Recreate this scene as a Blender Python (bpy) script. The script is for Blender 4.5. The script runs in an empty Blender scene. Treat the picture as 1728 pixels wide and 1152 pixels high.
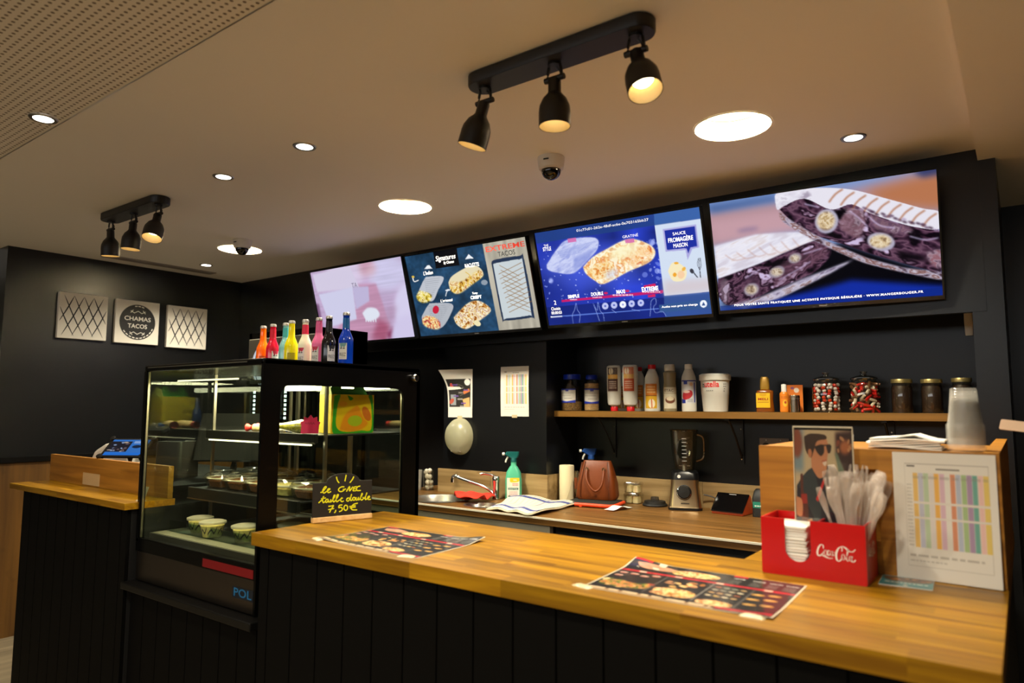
import bpy, bmesh, math, random
import numpy as np
from mathutils import Vector, Matrix
random.seed(7); rng = np.random.default_rng(5)
scene = bpy.context.scene
COL = scene.collection
PI = math.pi

# ------------------------------------------------------------------ camera
EYE = np.array([0.0, 0.0, 1.5])
FOC, YAW, PIT, ROL = 1163.76, -0.636883, 0.0946522, 0.0029491
_F = np.array([math.sin(YAW)*math.cos(PIT), math.cos(YAW)*math.cos(PIT), math.sin(PIT)])
_r0 = np.array([math.cos(YAW), -math.sin(YAW), 0.0]); _u0 = np.cross(_r0, _F)
_R = math.cos(ROL)*_r0 + math.sin(ROL)*_u0; _U = -math.sin(ROL)*_r0 + math.cos(ROL)*_u0
cam_d = bpy.data.cameras.new('camera'); cam = bpy.data.objects.new('camera', cam_d); COL.objects.link(cam)
cam_d.sensor_width = 36.0; cam_d.lens = FOC/1728*36.0; cam_d.clip_start = 0.05
cam.matrix_world = Matrix(((_R[0], _U[0], -_F[0], 0), (_R[1], _U[1], -_F[1], 0), (_R[2], _U[2], -_F[2], EYE[2]), (0, 0, 0, 1)))
cam_d.dof.use_dof = True; cam_d.dof.focus_distance = 3.3; cam_d.dof.aperture_fstop = 2.4
scene.camera = cam

# survey helpers: where the sight line through a photo point meets a known plane of the room
def sight(px, py): return (px-864)*_R + (576-py)*_U + FOC*_F
def at_y(px, py, Y): d = sight(px, py); return EYE + d*(Y/d[1])
def at_x(px, py, X): d = sight(px, py); return EYE + d*(X/d[0])
def at_z(px, py, Z): d = sight(px, py); return EYE + d*((Z-EYE[2])/d[2])

# ------------------------------------------------------------------ world, exposure
w = bpy.data.worlds.new('world'); scene.world = w; w.use_nodes = True
bg = w.node_tree.nodes['Background']; bg.inputs[0].default_value = (0.93, 0.97, 1.0, 1); bg.inputs[1].default_value = 3.0
scene.view_settings.view_transform = 'Standard'; scene.view_settings.look = 'None'
scene.view_settings.exposure = 0.12; scene.view_settings.gamma = 1.0; scene.view_settings.use_curve_mapping = False
WARM = (1.0, 0.92, 0.73)
LIGHT_BIG, LIGHT_SMALL, LIGHT_TRACK = 54.0, 20.0, 30.0

# ------------------------------------------------------------------ materials
def lin(c):
    if isinstance(c, str):
        c = c.lstrip('#'); c = [int(c[i:i+2], 16)/255 for i in (0, 2, 4)]
    return tuple(x/12.92 if x <= 0.04045 else ((x+0.055)/1.055)**2.4 for x in c)
_mats = {}
def M(name, col='#808080', rough=0.5, metal=0.0, emit=0.0, emitcol=None, trans=0.0, coat=0.0, alpha=1.0, ior=1.45, spec=0.5, bump=0.0, bscale=60, sss=0.0, var=0.0):
    if name in _mats: return _mats[name]
    m = bpy.data.materials.new(name); m.use_nodes = True; _mats[name] = m
    nt = m.node_tree; b = nt.nodes['Principled BSDF']; I = b.inputs
    I['Base Color'].default_value = (*lin(col), 1); I['Roughness'].default_value = rough; I['Metallic'].default_value = metal
    I['IOR'].default_value = ior; I['Transmission Weight'].default_value = trans; I['Coat Weight'].default_value = coat; I['Alpha'].default_value = alpha
    I['Specular IOR Level'].default_value = spec
    if emit: I['Emission Color'].default_value = (*(lin(emitcol) if isinstance(emitcol, str) else (emitcol or lin(col))), 1); I['Emission Strength'].default_value = emit
    if bump or var:
        n = nt.nodes.new('ShaderNodeTexNoise'); n.inputs['Scale'].default_value = bscale; n.inputs['Detail'].default_value = 3
        g = nt.nodes.new('ShaderNodeNewGeometry'); nt.links.new(g.outputs['Position'], n.inputs['Vector'])
        if bump:
            bp = nt.nodes.new('ShaderNodeBump'); bp.inputs['Strength'].default_value = bump; bp.inputs['Distance'].default_value = 0.004
            nt.links.new(n.outputs['Fac'], bp.inputs['Height']); nt.links.new(bp.outputs['Normal'], I['Normal'])
        if var:
            r = nt.nodes.new('ShaderNodeValToRGB'); c = lin(col)
            r.color_ramp.elements[0].position = 0.3; r.color_ramp.elements[1].position = 0.7
            r.color_ramp.elements[0].color = (*[x*(1-var) for x in c], 1); r.color_ramp.elements[1].color = (*[min(1, x*(1+var)) for x in c], 1)
            nt.links.new(n.outputs['Fac'], r.inputs['Fac']); nt.links.new(r.outputs['Color'], I['Base Color'])
    return m
def glass_mat(name, tint='#ffffff', gloss=0.06, rough=0.0):
    """thin clear sheet: lets light straight through and mirrors a little (Fresnel)"""
    if name in _mats: return _mats[name]
    m = bpy.data.materials.new(name); m.use_nodes = True; _mats[name] = m; nt = m.node_tree; nt.nodes.clear()
    o = nt.nodes.new('ShaderNodeOutputMaterial'); t = nt.nodes.new('ShaderNodeBsdfTransparent'); g = nt.nodes.new('ShaderNodeBsdfGlossy')
    t.inputs[0].default_value = (*lin(tint), 1); g.inputs['Roughness'].default_value = rough
    f = nt.nodes.new('ShaderNodeMath'); f.operation = 'POWER'; f.inputs[1].default_value = 5.0
    lw = nt.nodes.new('ShaderNodeLayerWeight'); lw.inputs[0].default_value = 0.5; nt.links.new(lw.outputs['Facing'], f.inputs[0])
    a = nt.nodes.new('ShaderNodeMath'); a.operation = 'ADD'; a.inputs[1].default_value = gloss; a.use_clamp = True
    x = nt.nodes.new('ShaderNodeMixShader'); L = nt.links.new
    L(f.outputs[0], a.inputs[0]); L(a.outputs[0], x.inputs[0]); L(t.outputs[0], x.inputs[1]); L(g.outputs[0], x.inputs[2]); L(x.outputs[0], o.inputs[0])
    return m
def frost_mat(name, col, opac=0.35, rough=0.25, gl=0.07):
    """translucent plastic: part clear, part milky"""
    if name in _mats: return _mats[name]
    m = bpy.data.materials.new(name); m.use_nodes = True; _mats[name] = m; nt = m.node_tree; nt.nodes.clear(); N = nt.nodes.new; L = nt.links.new
    o = N('ShaderNodeOutputMaterial'); t = N('ShaderNodeBsdfTransparent'); d = N('ShaderNodeBsdfDiffuse'); tl = N('ShaderNodeBsdfTranslucent'); g = N('ShaderNodeBsdfGlossy')
    for q in (d, tl): q.inputs[0].default_value = (*lin(col), 1)
    g.inputs['Roughness'].default_value = rough
    m1, m2, m3 = N('ShaderNodeMixShader'), N('ShaderNodeMixShader'), N('ShaderNodeMixShader'); m1.inputs[0].default_value = .5; m2.inputs[0].default_value = gl; m3.inputs[0].default_value = opac
    L(d.outputs[0], m1.inputs[1]); L(tl.outputs[0], m1.inputs[2]); L(m1.outputs[0], m2.inputs[1]); L(g.outputs[0], m2.inputs[2]); L(t.outputs[0], m3.inputs[1]); L(m2.outputs[0], m3.inputs[2]); L(m3.outputs[0], o.inputs[0])
    return m
def wood_mat(name, dark, light, along='X', rough=0.35, grain=45, stretch=2.0, rnd=0.35, knots=0.0, spec=0.35):
    if name in _mats: return _mats[name]
    m = bpy.data.materials.new(name); m.use_nodes = True; _mats[name] = m; nt = m.node_tree; L = nt.links.new
    b = nt.nodes['Principled BSDF']; b.inputs['Roughness'].default_value = rough; b.inputs['Specular IOR Level'].default_value = spec
    g = nt.nodes.new('ShaderNodeNewGeometry'); oi = nt.nodes.new('ShaderNodeObjectInfo')
    mp = nt.nodes.new('ShaderNodeMapping'); s = {'X': (stretch, grain, grain), 'Y': (grain, stretch, grain), 'Z': (grain, grain, stretch)}[along]
    mp.inputs['Scale'].default_value = s
    ad = nt.nodes.new('ShaderNodeVectorMath'); ad.operation = 'ADD'
    sc = nt.nodes.new('ShaderNodeVectorMath'); sc.operation = 'SCALE'; sc.inputs[3].default_value = 37.0
    cx = nt.nodes.new('ShaderNodeCombineXYZ'); [L(oi.outputs['Random'], cx.inputs[i]) for i in range(3)]
    L(cx.outputs[0], sc.inputs[0]); L(g.outputs['Position'], ad.inputs[0]); L(sc.outputs[0], ad.inputs[1]); L(ad.outputs[0], mp.inputs['Vector'])
    n = nt.nodes.new('ShaderNodeTexNoise'); n.inputs['Scale'].default_value = 1.0; n.inputs['Detail'].default_value = 6; n.inputs['Distortion'].default_value = 0.6
    L(mp.outputs[0], n.inputs['Vector'])
    r = nt.nodes.new('ShaderNodeValToRGB'); r.color_ramp.elements[0].position = 0.28; r.color_ramp.elements[1].position = 0.72
    r.color_ramp.elements[0].color = (*lin(dark), 1); r.color_ramp.elements[1].color = (*lin(light), 1); L(n.outputs['Fac'], r.inputs['Fac'])
    mr = nt.nodes.new('ShaderNodeMapRange'); mr.inputs['To Min'].default_value = 1-rnd; mr.inputs['To Max'].default_value = 1+rnd*0.6
    L(oi.outputs['Random'], mr.inputs['Value'])
    mx = nt.nodes.new('ShaderNodeVectorMath'); mx.operation = 'SCALE'; L(r.outputs['Color'], mx.inputs[0]); L(mr.outputs[0], mx.inputs[3])
    out = mx.outputs[0]
    if knots:
        k = nt.nodes.new('ShaderNodeTexNoise'); k.inputs['Scale'].default_value = 9; k.inputs['Detail'].default_value = 1; L(ad.outputs[0], k.inputs['Vector'])
        kr = nt.nodes.new('ShaderNodeValToRGB'); kr.color_ramp.elements[0].position = 0.24; kr.color_ramp.elements[1].position = 0.36
        kr.color_ramp.elements[0].color = (1-knots,)*3+(1,); kr.color_ramp.elements[1].color = (1, 1, 1, 1); L(k.outputs['Fac'], kr.inputs['Fac'])
        mm = nt.nodes.new('ShaderNodeVectorMath'); mm.operation = 'MULTIPLY'; L(out, mm.inputs[0]); L(kr.outputs['Color'], mm.inputs[1]); out = mm.outputs[0]
    L(out, b.inputs['Base Color'])
    bp = nt.nodes.new('ShaderNodeBump'); bp.inputs['Strength'].default_value = 0.06; bp.inputs['Distance'].default_value = 0.002
    L(n.outputs['Fac'], bp.inputs['Height']); L(bp.outputs['Normal'], b.inputs['Normal'])
    return m
def print_mat(name, emit=0.0, rough=0.5, coat=0.0):
    """printed or lit picture: colour from the mesh's own colour layer"""
    if name in _mats: return _mats[name]
    m = bpy.data.materials.new(name); m.use_nodes = True; _mats[name] = m; nt = m.node_tree; b = nt.nodes['Principled BSDF']
    a = nt.nodes.new('ShaderNodeVertexColor'); a.layer_name = 'Col'
    b.inputs['Roughness'].default_value = rough; b.inputs['Coat Weight'].default_value = coat; b.inputs['Coat Roughness'].default_value = 0.08
    if emit:
        b.inputs['Base Color'].default_value = (0.001, 0.001, 0.001, 1); b.inputs['Specular IOR Level'].default_value = 0.0; nt.links.new(a.outputs[0], b.inputs['Emission Color']); b.inputs['Emission Strength'].default_value = emit
    else: nt.links.new(a.outputs[0], b.inputs['Base Color'])
    return m

# ------------------------------------------------------------------ objects
def setp(o, label=None, cat=None, group=None, kind=None):
    if label: o['label'] = label
    if cat: o['category'] = cat
    if group: o['group'] = group
    if kind: o['kind'] = kind
    return o
def thing(name, label, cat, loc=(0, 0, 0), rot=0, group=None, kind=None):
    o = bpy.data.objects.new(name, None); COL.objects.link(o); o.location = loc; o.empty_display_size = 0.05
    o.rotation_euler = rot if isinstance(rot, (tuple, list)) else (0, 0, rot)
    return setp(o, label, cat, group, kind)
def obj(name, geo, mat, parent=None, loc=(0, 0, 0), rot=(0, 0, 0), scale=None, smooth=False, bevel=0, sub=0, solid=0, label=None, kind=None):
    if isinstance(geo, bpy.types.Mesh): me = geo
    else:
        me = bpy.data.meshes.new(name); me.from_pydata([tuple(map(float, v)) for v in geo[0]], [], [tuple(f) for f in geo[1]])
        bm = bmesh.new(); bm.from_mesh(me); bmesh.ops.recalc_face_normals(bm, faces=bm.faces); bm.to_mesh(me); bm.free()
        if smooth: me.shade_smooth()
        if mat: me.materials.append(mat)
    o = bpy.data.objects.new(name, me); COL.objects.link(o); o.parent = parent; o.location = loc; o.rotation_euler = rot
    if scale: o.scale = scale
    if smooth and not isinstance(geo, bpy.types.Mesh) and smooth != 'all':
        try: me.set_sharp_from_angle(angle=math.radians(38))
        except Exception: pass
    if solid: s = o.modifiers.new('solid', 'SOLIDIFY'); s.thickness = solid; s.offset = 0
    if bevel: b = o.modifiers.new('bevel', 'BEVEL'); b.width = bevel; b.segments = 2; b.limit_method = 'ANGLE'
    if sub: s = o.modifiers.new('sub', 'SUBSURF'); s.levels = sub; s.render_levels = sub
    return setp(o, label, kind=kind)
def copy_tree(o, parent=None):
    c = o.copy(); COL.objects.link(c); c.parent = parent
    for ch in o.children: copy_tree(ch, c)
    return c

# ------------------------------------------------------------------ shapes -> (verts, faces)
def join(*gs):
    V, F = [], []
    for v, f in gs:
        n = len(V); V += list(v); F += [tuple(i+n for i in q) for q in f]
    return V, F
def box(x0, x1, y0, y1, z0, z1):
    v = [(x, y, z) for z in (z0, z1) for y in (y0, y1) for x in (x0, x1)]
    return v, [(0, 2, 3, 1), (4, 5, 7, 6), (0, 1, 5, 4), (2, 6, 7, 3), (0, 4, 6, 2), (1, 3, 7, 5)]
def cbox(w_, d, h, z=0, x=0, y=0): return box(x-w_/2, x+w_/2, y-d/2, y+d/2, z, z+h)
def tf(g, m):
    m = Matrix(m) if not isinstance(m, Matrix) else m
    return [tuple(m @ Vector(v)) for v in g[0]], g[1]
def mv(g, x=0, y=0, z=0): return [(a+x, b+y, c+z) for a, b, c in g[0]], g[1]
def rotm(ax, deg): return Matrix.Rotation(math.radians(deg), 4, ax)
def lathe(prof, n=24, closed=True, sx=1.0, sy=1.0):
    """profile [(r, z)...] turned about Z"""
    V, F = [], []
    for r, z in prof:
        for k in range(n): a = 2*PI*k/n; V.append((r*math.cos(a)*sx, r*math.sin(a)*sy, z))
    for i in range(len(prof)-1):
        for k in range(n): F.append((i*n+k, i*n+(k+1) % n, (i+1)*n+(k+1) % n, (i+1)*n+k))
    if closed:
        if prof[0][0] > 1e-6: F.append(tuple(range(n-1, -1, -1)))
        if prof[-1][0] > 1e-6: F.append(tuple((len(prof)-1)*n+k for k in range(n)))
    return V, F
def loft(rings, cap=True):
    n = len(rings[0]); V = [p for r in rings for p in r]; F = []
    for i in range(len(rings)-1):
        for k in range(n): F.append((i*n+k, i*n+(k+1) % n, (i+1)*n+(k+1) % n, (i+1)*n+k))
    if cap: F += [tuple(range(n-1, -1, -1)), tuple((len(rings)-1)*n+k for k in range(n))]
    return V, F
def rrect(w_, d, r, n=4):
    P = []
    for cx, cy, a0 in ((w_/2-r, d/2-r, 0), (-w_/2+r, d/2-r, 90), (-w_/2+r, -d/2+r, 180), (w_/2-r, -d/2+r, 270)):
        for k in range(n+1): a = math.radians(a0+90*k/n); P.append((cx+r*math.cos(a), cy+r*math.sin(a)))
    return P
def rloft(levels, n=4):
    """rounded-rectangle loft: (w, d, r, z[, dx, dy])"""
    R = []
    for L_ in levels:
        w_, d, r, z = L_[:4]; dx, dy = (list(L_[4:])+[0, 0])[:2]
        R.append([(x+dx, y+dy, z) for x, y in rrect(w_, d, min(r, w_/2-1e-5, d/2-1e-5), n)])
    return loft(R)
def prism(poly, h, axis='Z'):
    n = len(poly); V = [(x, y, 0) for x, y in poly]+[(x, y, h) for x, y in poly]
    F = [tuple(range(n-1, -1, -1)), tuple(range(n, 2*n))]+[(k, (k+1) % n, n+(k+1) % n, n+k) for k in range(n)]
    if axis == 'Y': V = [(x, z, y) for x, y, z in V]
    if axis == 'X': V = [(z, x, y) for x, y, z in V]
    return V, F
def smooth_path(P, k=5):
    P = [Vector(p) for p in P]; out = []
    for i in range(len(P)-1):
        a, b, c, d = P[max(i-1, 0)], P[i], P[i+1], P[min(i+2, len(P)-1)]
        for j in range(k):
            t = j/k; out.append(0.5*((2*b)+(c-a)*t+(2*a-5*b+4*c-d)*t*t+(3*b-a-3*c+d)*t**3))
    return out+[P[-1]]
def tube(P, r, n=8, k=4, cap=True):
    P = smooth_path(P, k) if k > 1 else [Vector(p) for p in P]
    rings = []; up = Vector((0, 0, 1)); m = len(P)
    for i, p in enumerate(P):
        t = (P[min(i+1, m-1)]-P[max(i-1, 0)]).normalized()
        s = t.cross(up); s = s if s.length > 0.05 else t.cross(Vector((1, 0, 0))); s.normalize(); q = s.cross(t)
        rr = r(i/(m-1)) if callable(r) else r
        rings.append([tuple(p+(s*math.cos(2*PI*j/n)+q*math.sin(2*PI*j/n))*rr) for j in range(n)])
    return loft(rings, cap)
def ribbon(polys, width, fr, k=5, off=0.0):
    """flat brush strokes on a surface; fr(x, y) -> point, drawn in the surface's own units"""
    V, F = [], []
    for P in polys:
        wd = width
        if isinstance(P, tuple): P, wd = P
        Q = smooth_path([(x, y, 0) for x, y in P], k) if k > 1 else [Vector((x, y, 0)) for x, y in P]
        m = len(Q); b = len(V)
        for i, p in enumerate(Q):
            t = (Q[min(i+1, m-1)]-Q[max(i-1, 0)]); t = t.normalized() if t.length > 1e-9 else Vector((1, 0, 0)); s = Vector((-t.y, t.x, 0))
            ww = (wd(i/(m-1)) if callable(wd) else wd)/2
            V.append(fr(p.x+s.x*ww, p.y+s.y*ww)); V.append(fr(p.x-s.x*ww, p.y-s.y*ww))
        F += [(b+2*i, b+2*i+1, b+2*i+3, b+2*i+2) for i in range(m-1)]
    return V, F
def arc(cx, cy, rx, ry, a0=0, a1=360, n=14): return [(cx+rx*math.cos(math.radians(a0+(a1-a0)*i/n)), cy+ry*math.sin(math.radians(a0+(a1-a0)*i/n))) for i in range(n+1)]
def text_geo(s, size=1.0, align='CENTER', shear=0.0, spacing=1.0, bold=0.0):
    c = bpy.data.curves.new('t', 'FONT'); c.body = s; c.size = size; c.align_x = align; c.align_y = 'CENTER'; c.shear = shear; c.space_character = spacing; c.offset = bold; c.resolution_u = 3
    o = bpy.data.objects.new('t', c); me = bpy.data.meshes.new_from_object(o)
    V = [tuple(v.co) for v in me.vertices]; F = [tuple(p.vertices) for p in me.polygons]
    bpy.data.objects.remove(o); bpy.data.curves.remove(c); bpy.data.meshes.remove(me)
    return V, F
def fit_text(s, x0, x1, y0, y1, shear=0.0, bold=0.0, spacing=1.0):
    """lettering squeezed into a rectangle (x right, y down)"""
    V, F = text_geo(s, 1.0, 'LEFT', shear, spacing, bold); A = np.array(V); lo, hi = A.min(0), A.max(0); d = np.maximum(hi-lo, 1e-6)
    return [(x0+(v[0]-lo[0])/d[0]*(x1-x0), y1-(v[1]-lo[1])/d[1]*(y1-y0)) for v in V], F
def on(fr, g): return [fr(x, y) for x, y, *_ in g[0]], g[1]
CUBE = bpy.data.meshes.new('unit_block'); CUBE.from_pydata(*[box(-.5, .5, -.5, .5, -.5, .5)[0], [], box(-.5, .5, -.5, .5, -.5, .5)[1]])
def cube_of(mat):
    k = 'unit_block_'+mat.name
    if k in bpy.data.meshes: return bpy.data.meshes[k]
    me = CUBE.copy(); me.name = k; me.materials.append(mat); return me
def blk(name, mat, x0, x1, y0, y1, z0, z1, parent=None):
    return obj(name, cube_of(mat), None, parent, ((x0+x1)/2, (y0+y1)/2, (z0+z1)/2), scale=(x1-x0, y1-y0, z1-z0))
def staves(parent, mat, x0, x1, y0, y1, z0, z1, row=0.043, lmin=0.28, lmax=0.6, name='stave'):
    n = max(1, round((y1-y0)/row)); dy = (y1-y0)/n
    for i in range(n):
        x = x0-random.uniform(0, 0.3)
        while x < x1:
            e = x+random.uniform(lmin, lmax); a, b = max(x, x0), min(e, x1)
            if x1-b < 0.06: b = x1
            if b-a > 0.01: blk(name, mat, a, b, y0+i*dy, y0+(i+1)*dy, z0, z1, parent)
            x = b if b == x1 else e

# ------------------------------------------------------------------ flat art on a fine colour mesh
def homog(q):
    (x0, y0), (x1, y1), (x2, y2), (x3, y3) = q   # TL TR BR BL -> unit square
    A = []; B = []
    for (x, y), (u, v) in zip(q, ((0, 0), (1, 0), (1, 1), (0, 1))):
        A += [[x, y, 1, 0, 0, 0, -u*x, -u*y], [0, 0, 0, x, y, 1, -v*x, -v*y]]; B += [u, v]
    h = np.append(np.linalg.solve(np.array(A, float), np.array(B, float)), 1).reshape(3, 3)
    return lambda x, y: (lambda p: (p[0]/p[2], p[1]/p[2]))(h @ np.array([x, y, 1.0]))
class Art:
    def __init__(s, W, H, bgc, quad=None):
        s.W, s.H = W, H; s.a = np.zeros((H, W, 3)); s.a[:] = s.c(bgc); s.m = homog(quad) if quad else (lambda x, y: (x, y))
        s.u, s.v = np.meshgrid((np.arange(W)+.5)/W, (np.arange(H)+.5)/H)
    def c(s, c):
        if isinstance(c, str): c = c.lstrip('#'); return np.array([int(c[i:i+2], 16)/255 for i in (0, 2, 4)])
        return np.array(c, float)
    def put(s, mask, col, op=1.0): s.a += (s.c(col)-s.a)*(mask*op)[..., None]; return s
    def poly(s, P, col, op=1.0, soft=0):
        P = np.array([s.m(*p) for p in P]); mask = np.zeros((s.H, s.W))
        c0, c1 = int(np.clip(P[:, 0].min()*s.W-1, 0, s.W)), int(np.clip(P[:, 0].max()*s.W+2, 0, s.W))
        r0, r1 = int(np.clip(P[:, 1].min()*s.H-1, 0, s.H)), int(np.clip(P[:, 1].max()*s.H+2, 0, s.H))
        if c1 <= c0 or r1 <= r0: return s
        for ox, oy in ((-.25, -.25), (.25, -.25), (-.25, .25), (.25, .25)):
            U, V = s.u[r0:r1, c0:c1]+ox/s.W, s.v[r0:r1, c0:c1]+oy/s.H; ins = np.zeros(U.shape, bool)
            for i in range(len(P)):
                x1, y1 = P[i]; x2, y2 = P[i-1]
                if y1 == y2: continue
                ins ^= ((y1 > V) != (y2 > V)) & (U < (x2-x1)*(V-y1)/(y2-y1)+x1)
            mask[r0:r1, c0:c1] += ins*.25
        if soft: mask = s.blurm(mask, soft)
        return s.put(mask, col, op)
    def curve(s, P, col, op=1.0, soft=0): return s.poly([(p.x, p.y) for p in smooth_path([(x, y, 0) for x, y in P+[P[0]]], 5)], col, op, soft)
    def ell(s, cx, cy, rx, ry, col, rot=0, op=1.0, soft=0):
        r = math.radians(rot); return s.poly([(cx+rx*math.cos(t)*math.cos(r)-ry*math.sin(t)*math.sin(r), cy+rx*math.cos(t)*math.sin(r)+ry*math.sin(t)*math.cos(r)) for t in np.linspace(0, 2*PI, 22)[:-1]], col, op, soft)
    def rect(s, x0, y0, x1, y1, col, op=1.0, soft=0): return s.poly([(x0, y0), (x1, y0), (x1, y1), (x0, y1)], col, op, soft)
    def line(s, P, wd, col, op=1.0, soft=0, sm=True):
        if sm and len(P) > 2: P = [(p.x, p.y) for p in smooth_path([(x, y, 0) for x, y in P], 4)]
        L_, R_ = [], []
        for i, p in enumerate(P):
            a, b = P[max(i-1, 0)], P[min(i+1, len(P)-1)]; t = np.array([b[0]-a[0], b[1]-a[1]], float); t /= max(np.hypot(*t), 1e-9)
            L_.append((p[0]-t[1]*wd/2, p[1]+t[0]*wd/2)); R_.append((p[0]+t[1]*wd/2, p[1]-t[0]*wd/2))
        return s.poly(L_+R_[::-1], col, op, soft)
    def blurm(s, m, k):
        for ax in (0, 1):
            for _ in range(2):
                p = np.pad(m, [(k, k) if a == ax else (0, 0) for a in range(m.ndim)], mode='edge'); c = np.cumsum(p, ax)
                z = np.zeros_like(np.take(c, [0], ax)); c = np.concatenate([z, c], ax); n = m.shape[ax]
                m = (np.take(c, range(2*k+1, 2*k+1+n), ax)-np.take(c, range(0, n), ax))/(2*k+1)
        return m
    def blur(s, k): s.a = s.blurm(s.a, k); return s
    def grain(s, sx, sy, amt, mono=True, mask=None):
        g = rng.random((sy+2, sx+2)); yy = s.v*sy; xx = s.u*sx; y0 = yy.astype(int); x0 = xx.astype(int); fy = yy-y0; fx = xx-x0
        n = (g[y0, x0]*(1-fx)+g[y0, x0+1]*fx)*(1-fy)+(g[y0+1, x0]*(1-fx)+g[y0+1, x0+1]*fx)*fy
        d = (n-.5)*2*amt
        if mask is not None: d = d*mask
        s.a = np.clip(s.a*(1+d[..., None]), 0, 1); return s
    def mask_of(s, P, soft=0):
        keep = s.a; s.a = np.zeros_like(keep); s.curve(P, (1, 1, 1), 1.0, soft); m = s.a[..., 0]; s.a = keep; return m
    def tex(s, P, ramp, sx, sy, rot=0, soft=1, warp=.5, op=1.0, sharp=1.0):
        """mottled food texture inside an outline: smooth noise looked up in a colour ramp"""
        m = s.mask_of(P, soft); r = math.radians(rot); U = (s.u*math.cos(r)+s.v*s.H/s.W*math.sin(r)); V = (-s.u*math.sin(r)+s.v*s.H/s.W*math.cos(r))
        def nz(x, y):
            g = rng.random((64, 64)); x0 = np.floor(x).astype(int); y0 = np.floor(y).astype(int); fx = x-x0; fy = y-y0; fx = fx*fx*(3-2*fx); fy = fy*fy*(3-2*fy); w_ = lambda i, j: g[(y0+j) % 64, (x0+i) % 64]
            return (w_(0, 0)*(1-fx)+w_(1, 0)*fx)*(1-fy)+(w_(0, 1)*(1-fx)+w_(1, 1)*fx)*fy
        dx, dy = nz(U*sx*.6, V*sy*.6)*warp, nz(U*sx*.6+9, V*sy*.6)*warp
        n = .58*nz(U*sx+dx*3, V*sy+dy*3)+.28*nz(U*sx*2.3+dx*4, V*sy*2.3)+.14*nz(U*sx*5, V*sy*5)
        n = np.clip((n-.5)*1.9*sharp+.5, 0, .9999)*(len(ramp)-1); i = n.astype(int); f = (n-i)[..., None]; C = np.array([s.c(c) for c in ramp]); col = C[i]*(1-f)+C[i+1]*f
        s.a += (col-s.a)*(m*op)[..., None]; return s
    def spots(s, n, x0, y0, x1, y1, r, cols, op=1.0):
        for i in range(n): s.ell(random.uniform(x0, x1), random.uniform(y0, y1), r*random.uniform(.5, 1.4), r*random.uniform(.4, 1.0), random.choice(cols), random.uniform(0, 180), op)
        return s
    def bars(s, x0, y0, x1, y1, rows, col, op=1.0):
        h = (y1-y0)/rows
        for i in range(rows):
            x = x0
            while x < x1:
                e = x+random.uniform(.06, .16)*(x1-x0); s.rect(x, y0+h*(i+.2), min(e, x1), y0+h*(i+.75), col, op); x = e+.03*(x1-x0)
        return s
def art_obj(name, art, fn, mat, parent=None, loc=(0, 0, 0), rot=(0, 0, 0), label=None):
    W, H = art.W, art.H; u, v = np.meshgrid(np.linspace(0, 1, W), np.linspace(0, 1, H)); X, Y, Z = fn(u, v)
    co = np.stack([np.broadcast_to(X, u.shape), np.broadcast_to(Y, u.shape), np.broadcast_to(Z, u.shape)], -1).reshape(-1, 3).astype(np.float32)
    i = (np.arange(H-1)[:, None]*W+np.arange(W-1)[None]).ravel(); q = np.stack([i, i+W, i+W+1, i+1], 1)
    me = bpy.data.meshes.new(name); me.vertices.add(len(co)); me.vertices.foreach_set('co', co.ravel()); me.loops.add(q.size); me.polygons.add(len(q))
    me.polygons.foreach_set('loop_start', np.arange(0, q.size, 4)); me.loops.foreach_set('vertex_index', q.ravel()); me.update(calc_edges=True)
    a = np.clip(art.a, 0, 1).reshape(-1, 3); a = np.where(a <= .04045, a/12.92, ((a+.055)/1.055)**2.4)
    ca = me.color_attributes.new('Col', 'FLOAT_COLOR', 'POINT'); ca.data.foreach_set('color', np.concatenate([a, np.ones((len(a), 1))], 1).astype(np.float32).ravel())
    me.materials.append(mat); me.shade_smooth()
    return obj(name, me, None, parent, loc, rot, label=label)
def flat_xz(w_, h, y=0.0): return lambda u, v: ((u-.5)*w_, y+0*u, (.5-v)*h)           # upright, faces -Y
def wrap(r, h, z0, a0, a1): return lambda u, v: (r*np.cos(np.radians(a0+(a1-a0)*u)), r*np.sin(np.radians(a0+(a1-a0)*u)), z0+(1-v)*h)
# ================================================================== the room
ZC, XL, YB, YP, YN = 2.566, -5.41, 3.36, 3.42, 3.77
black_paint = M('black_paint', '#0c0d0f', rough=0.32, spec=0.55, bump=0.05, bscale=120)
black_board = M('black_board', '#030201', rough=0.7, spec=0.12)
ceil_white = M('ceiling_white', '#f0eae2', rough=0.7, spec=0.25)
chrome = M('chrome', '#d8d8d8', rough=0.12, metal=1)
steel = M('brushed_steel', '#b4b0a8', rough=0.32, metal=1)
white_pl = M('white_plastic', '#e8e6df', rough=0.35)
black_pl = M('black_plastic', '#0e0e0f', rough=0.3)
black_metal = M('black_metal', '#191715', rough=0.38, metal=0.0, spec=0.45)
paper = M('white_paper', '#e9e6de', rough=0.8)
oak = wood_mat('oak_block', '#6a4206', '#a87a10', 'X', rough=0.36, grain=40, stretch=2.2, rnd=0.28, spec=.22)
oak_panel = wood_mat('oak_panel', '#8a5818', '#c2842e', 'X', rough=0.42, grain=34, stretch=2.0, rnd=0.22)
oak_dark = wood_mat('oak_laminate', '#4c3314', '#80592a', 'X', rough=0.4, grain=26, stretch=1.6, rnd=0.1)
splash_wood = wood_mat('knotty_laminate', '#7a6038', '#b4986a', 'X', rough=0.5, grain=22, stretch=1.2, rnd=0.12, knots=0.5)
wains = wood_mat('wainscot_oak', '#4a2f0e', '#6e4a1a', 'Z', rough=0.5, grain=24, stretch=1.0, rnd=0.12, knots=0.35)
floor_m = wood_mat('floor_plank', '#6b5f4c', '#95866b', 'Y', rough=0.45, grain=12, stretch=1.0, rnd=0.1)

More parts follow.
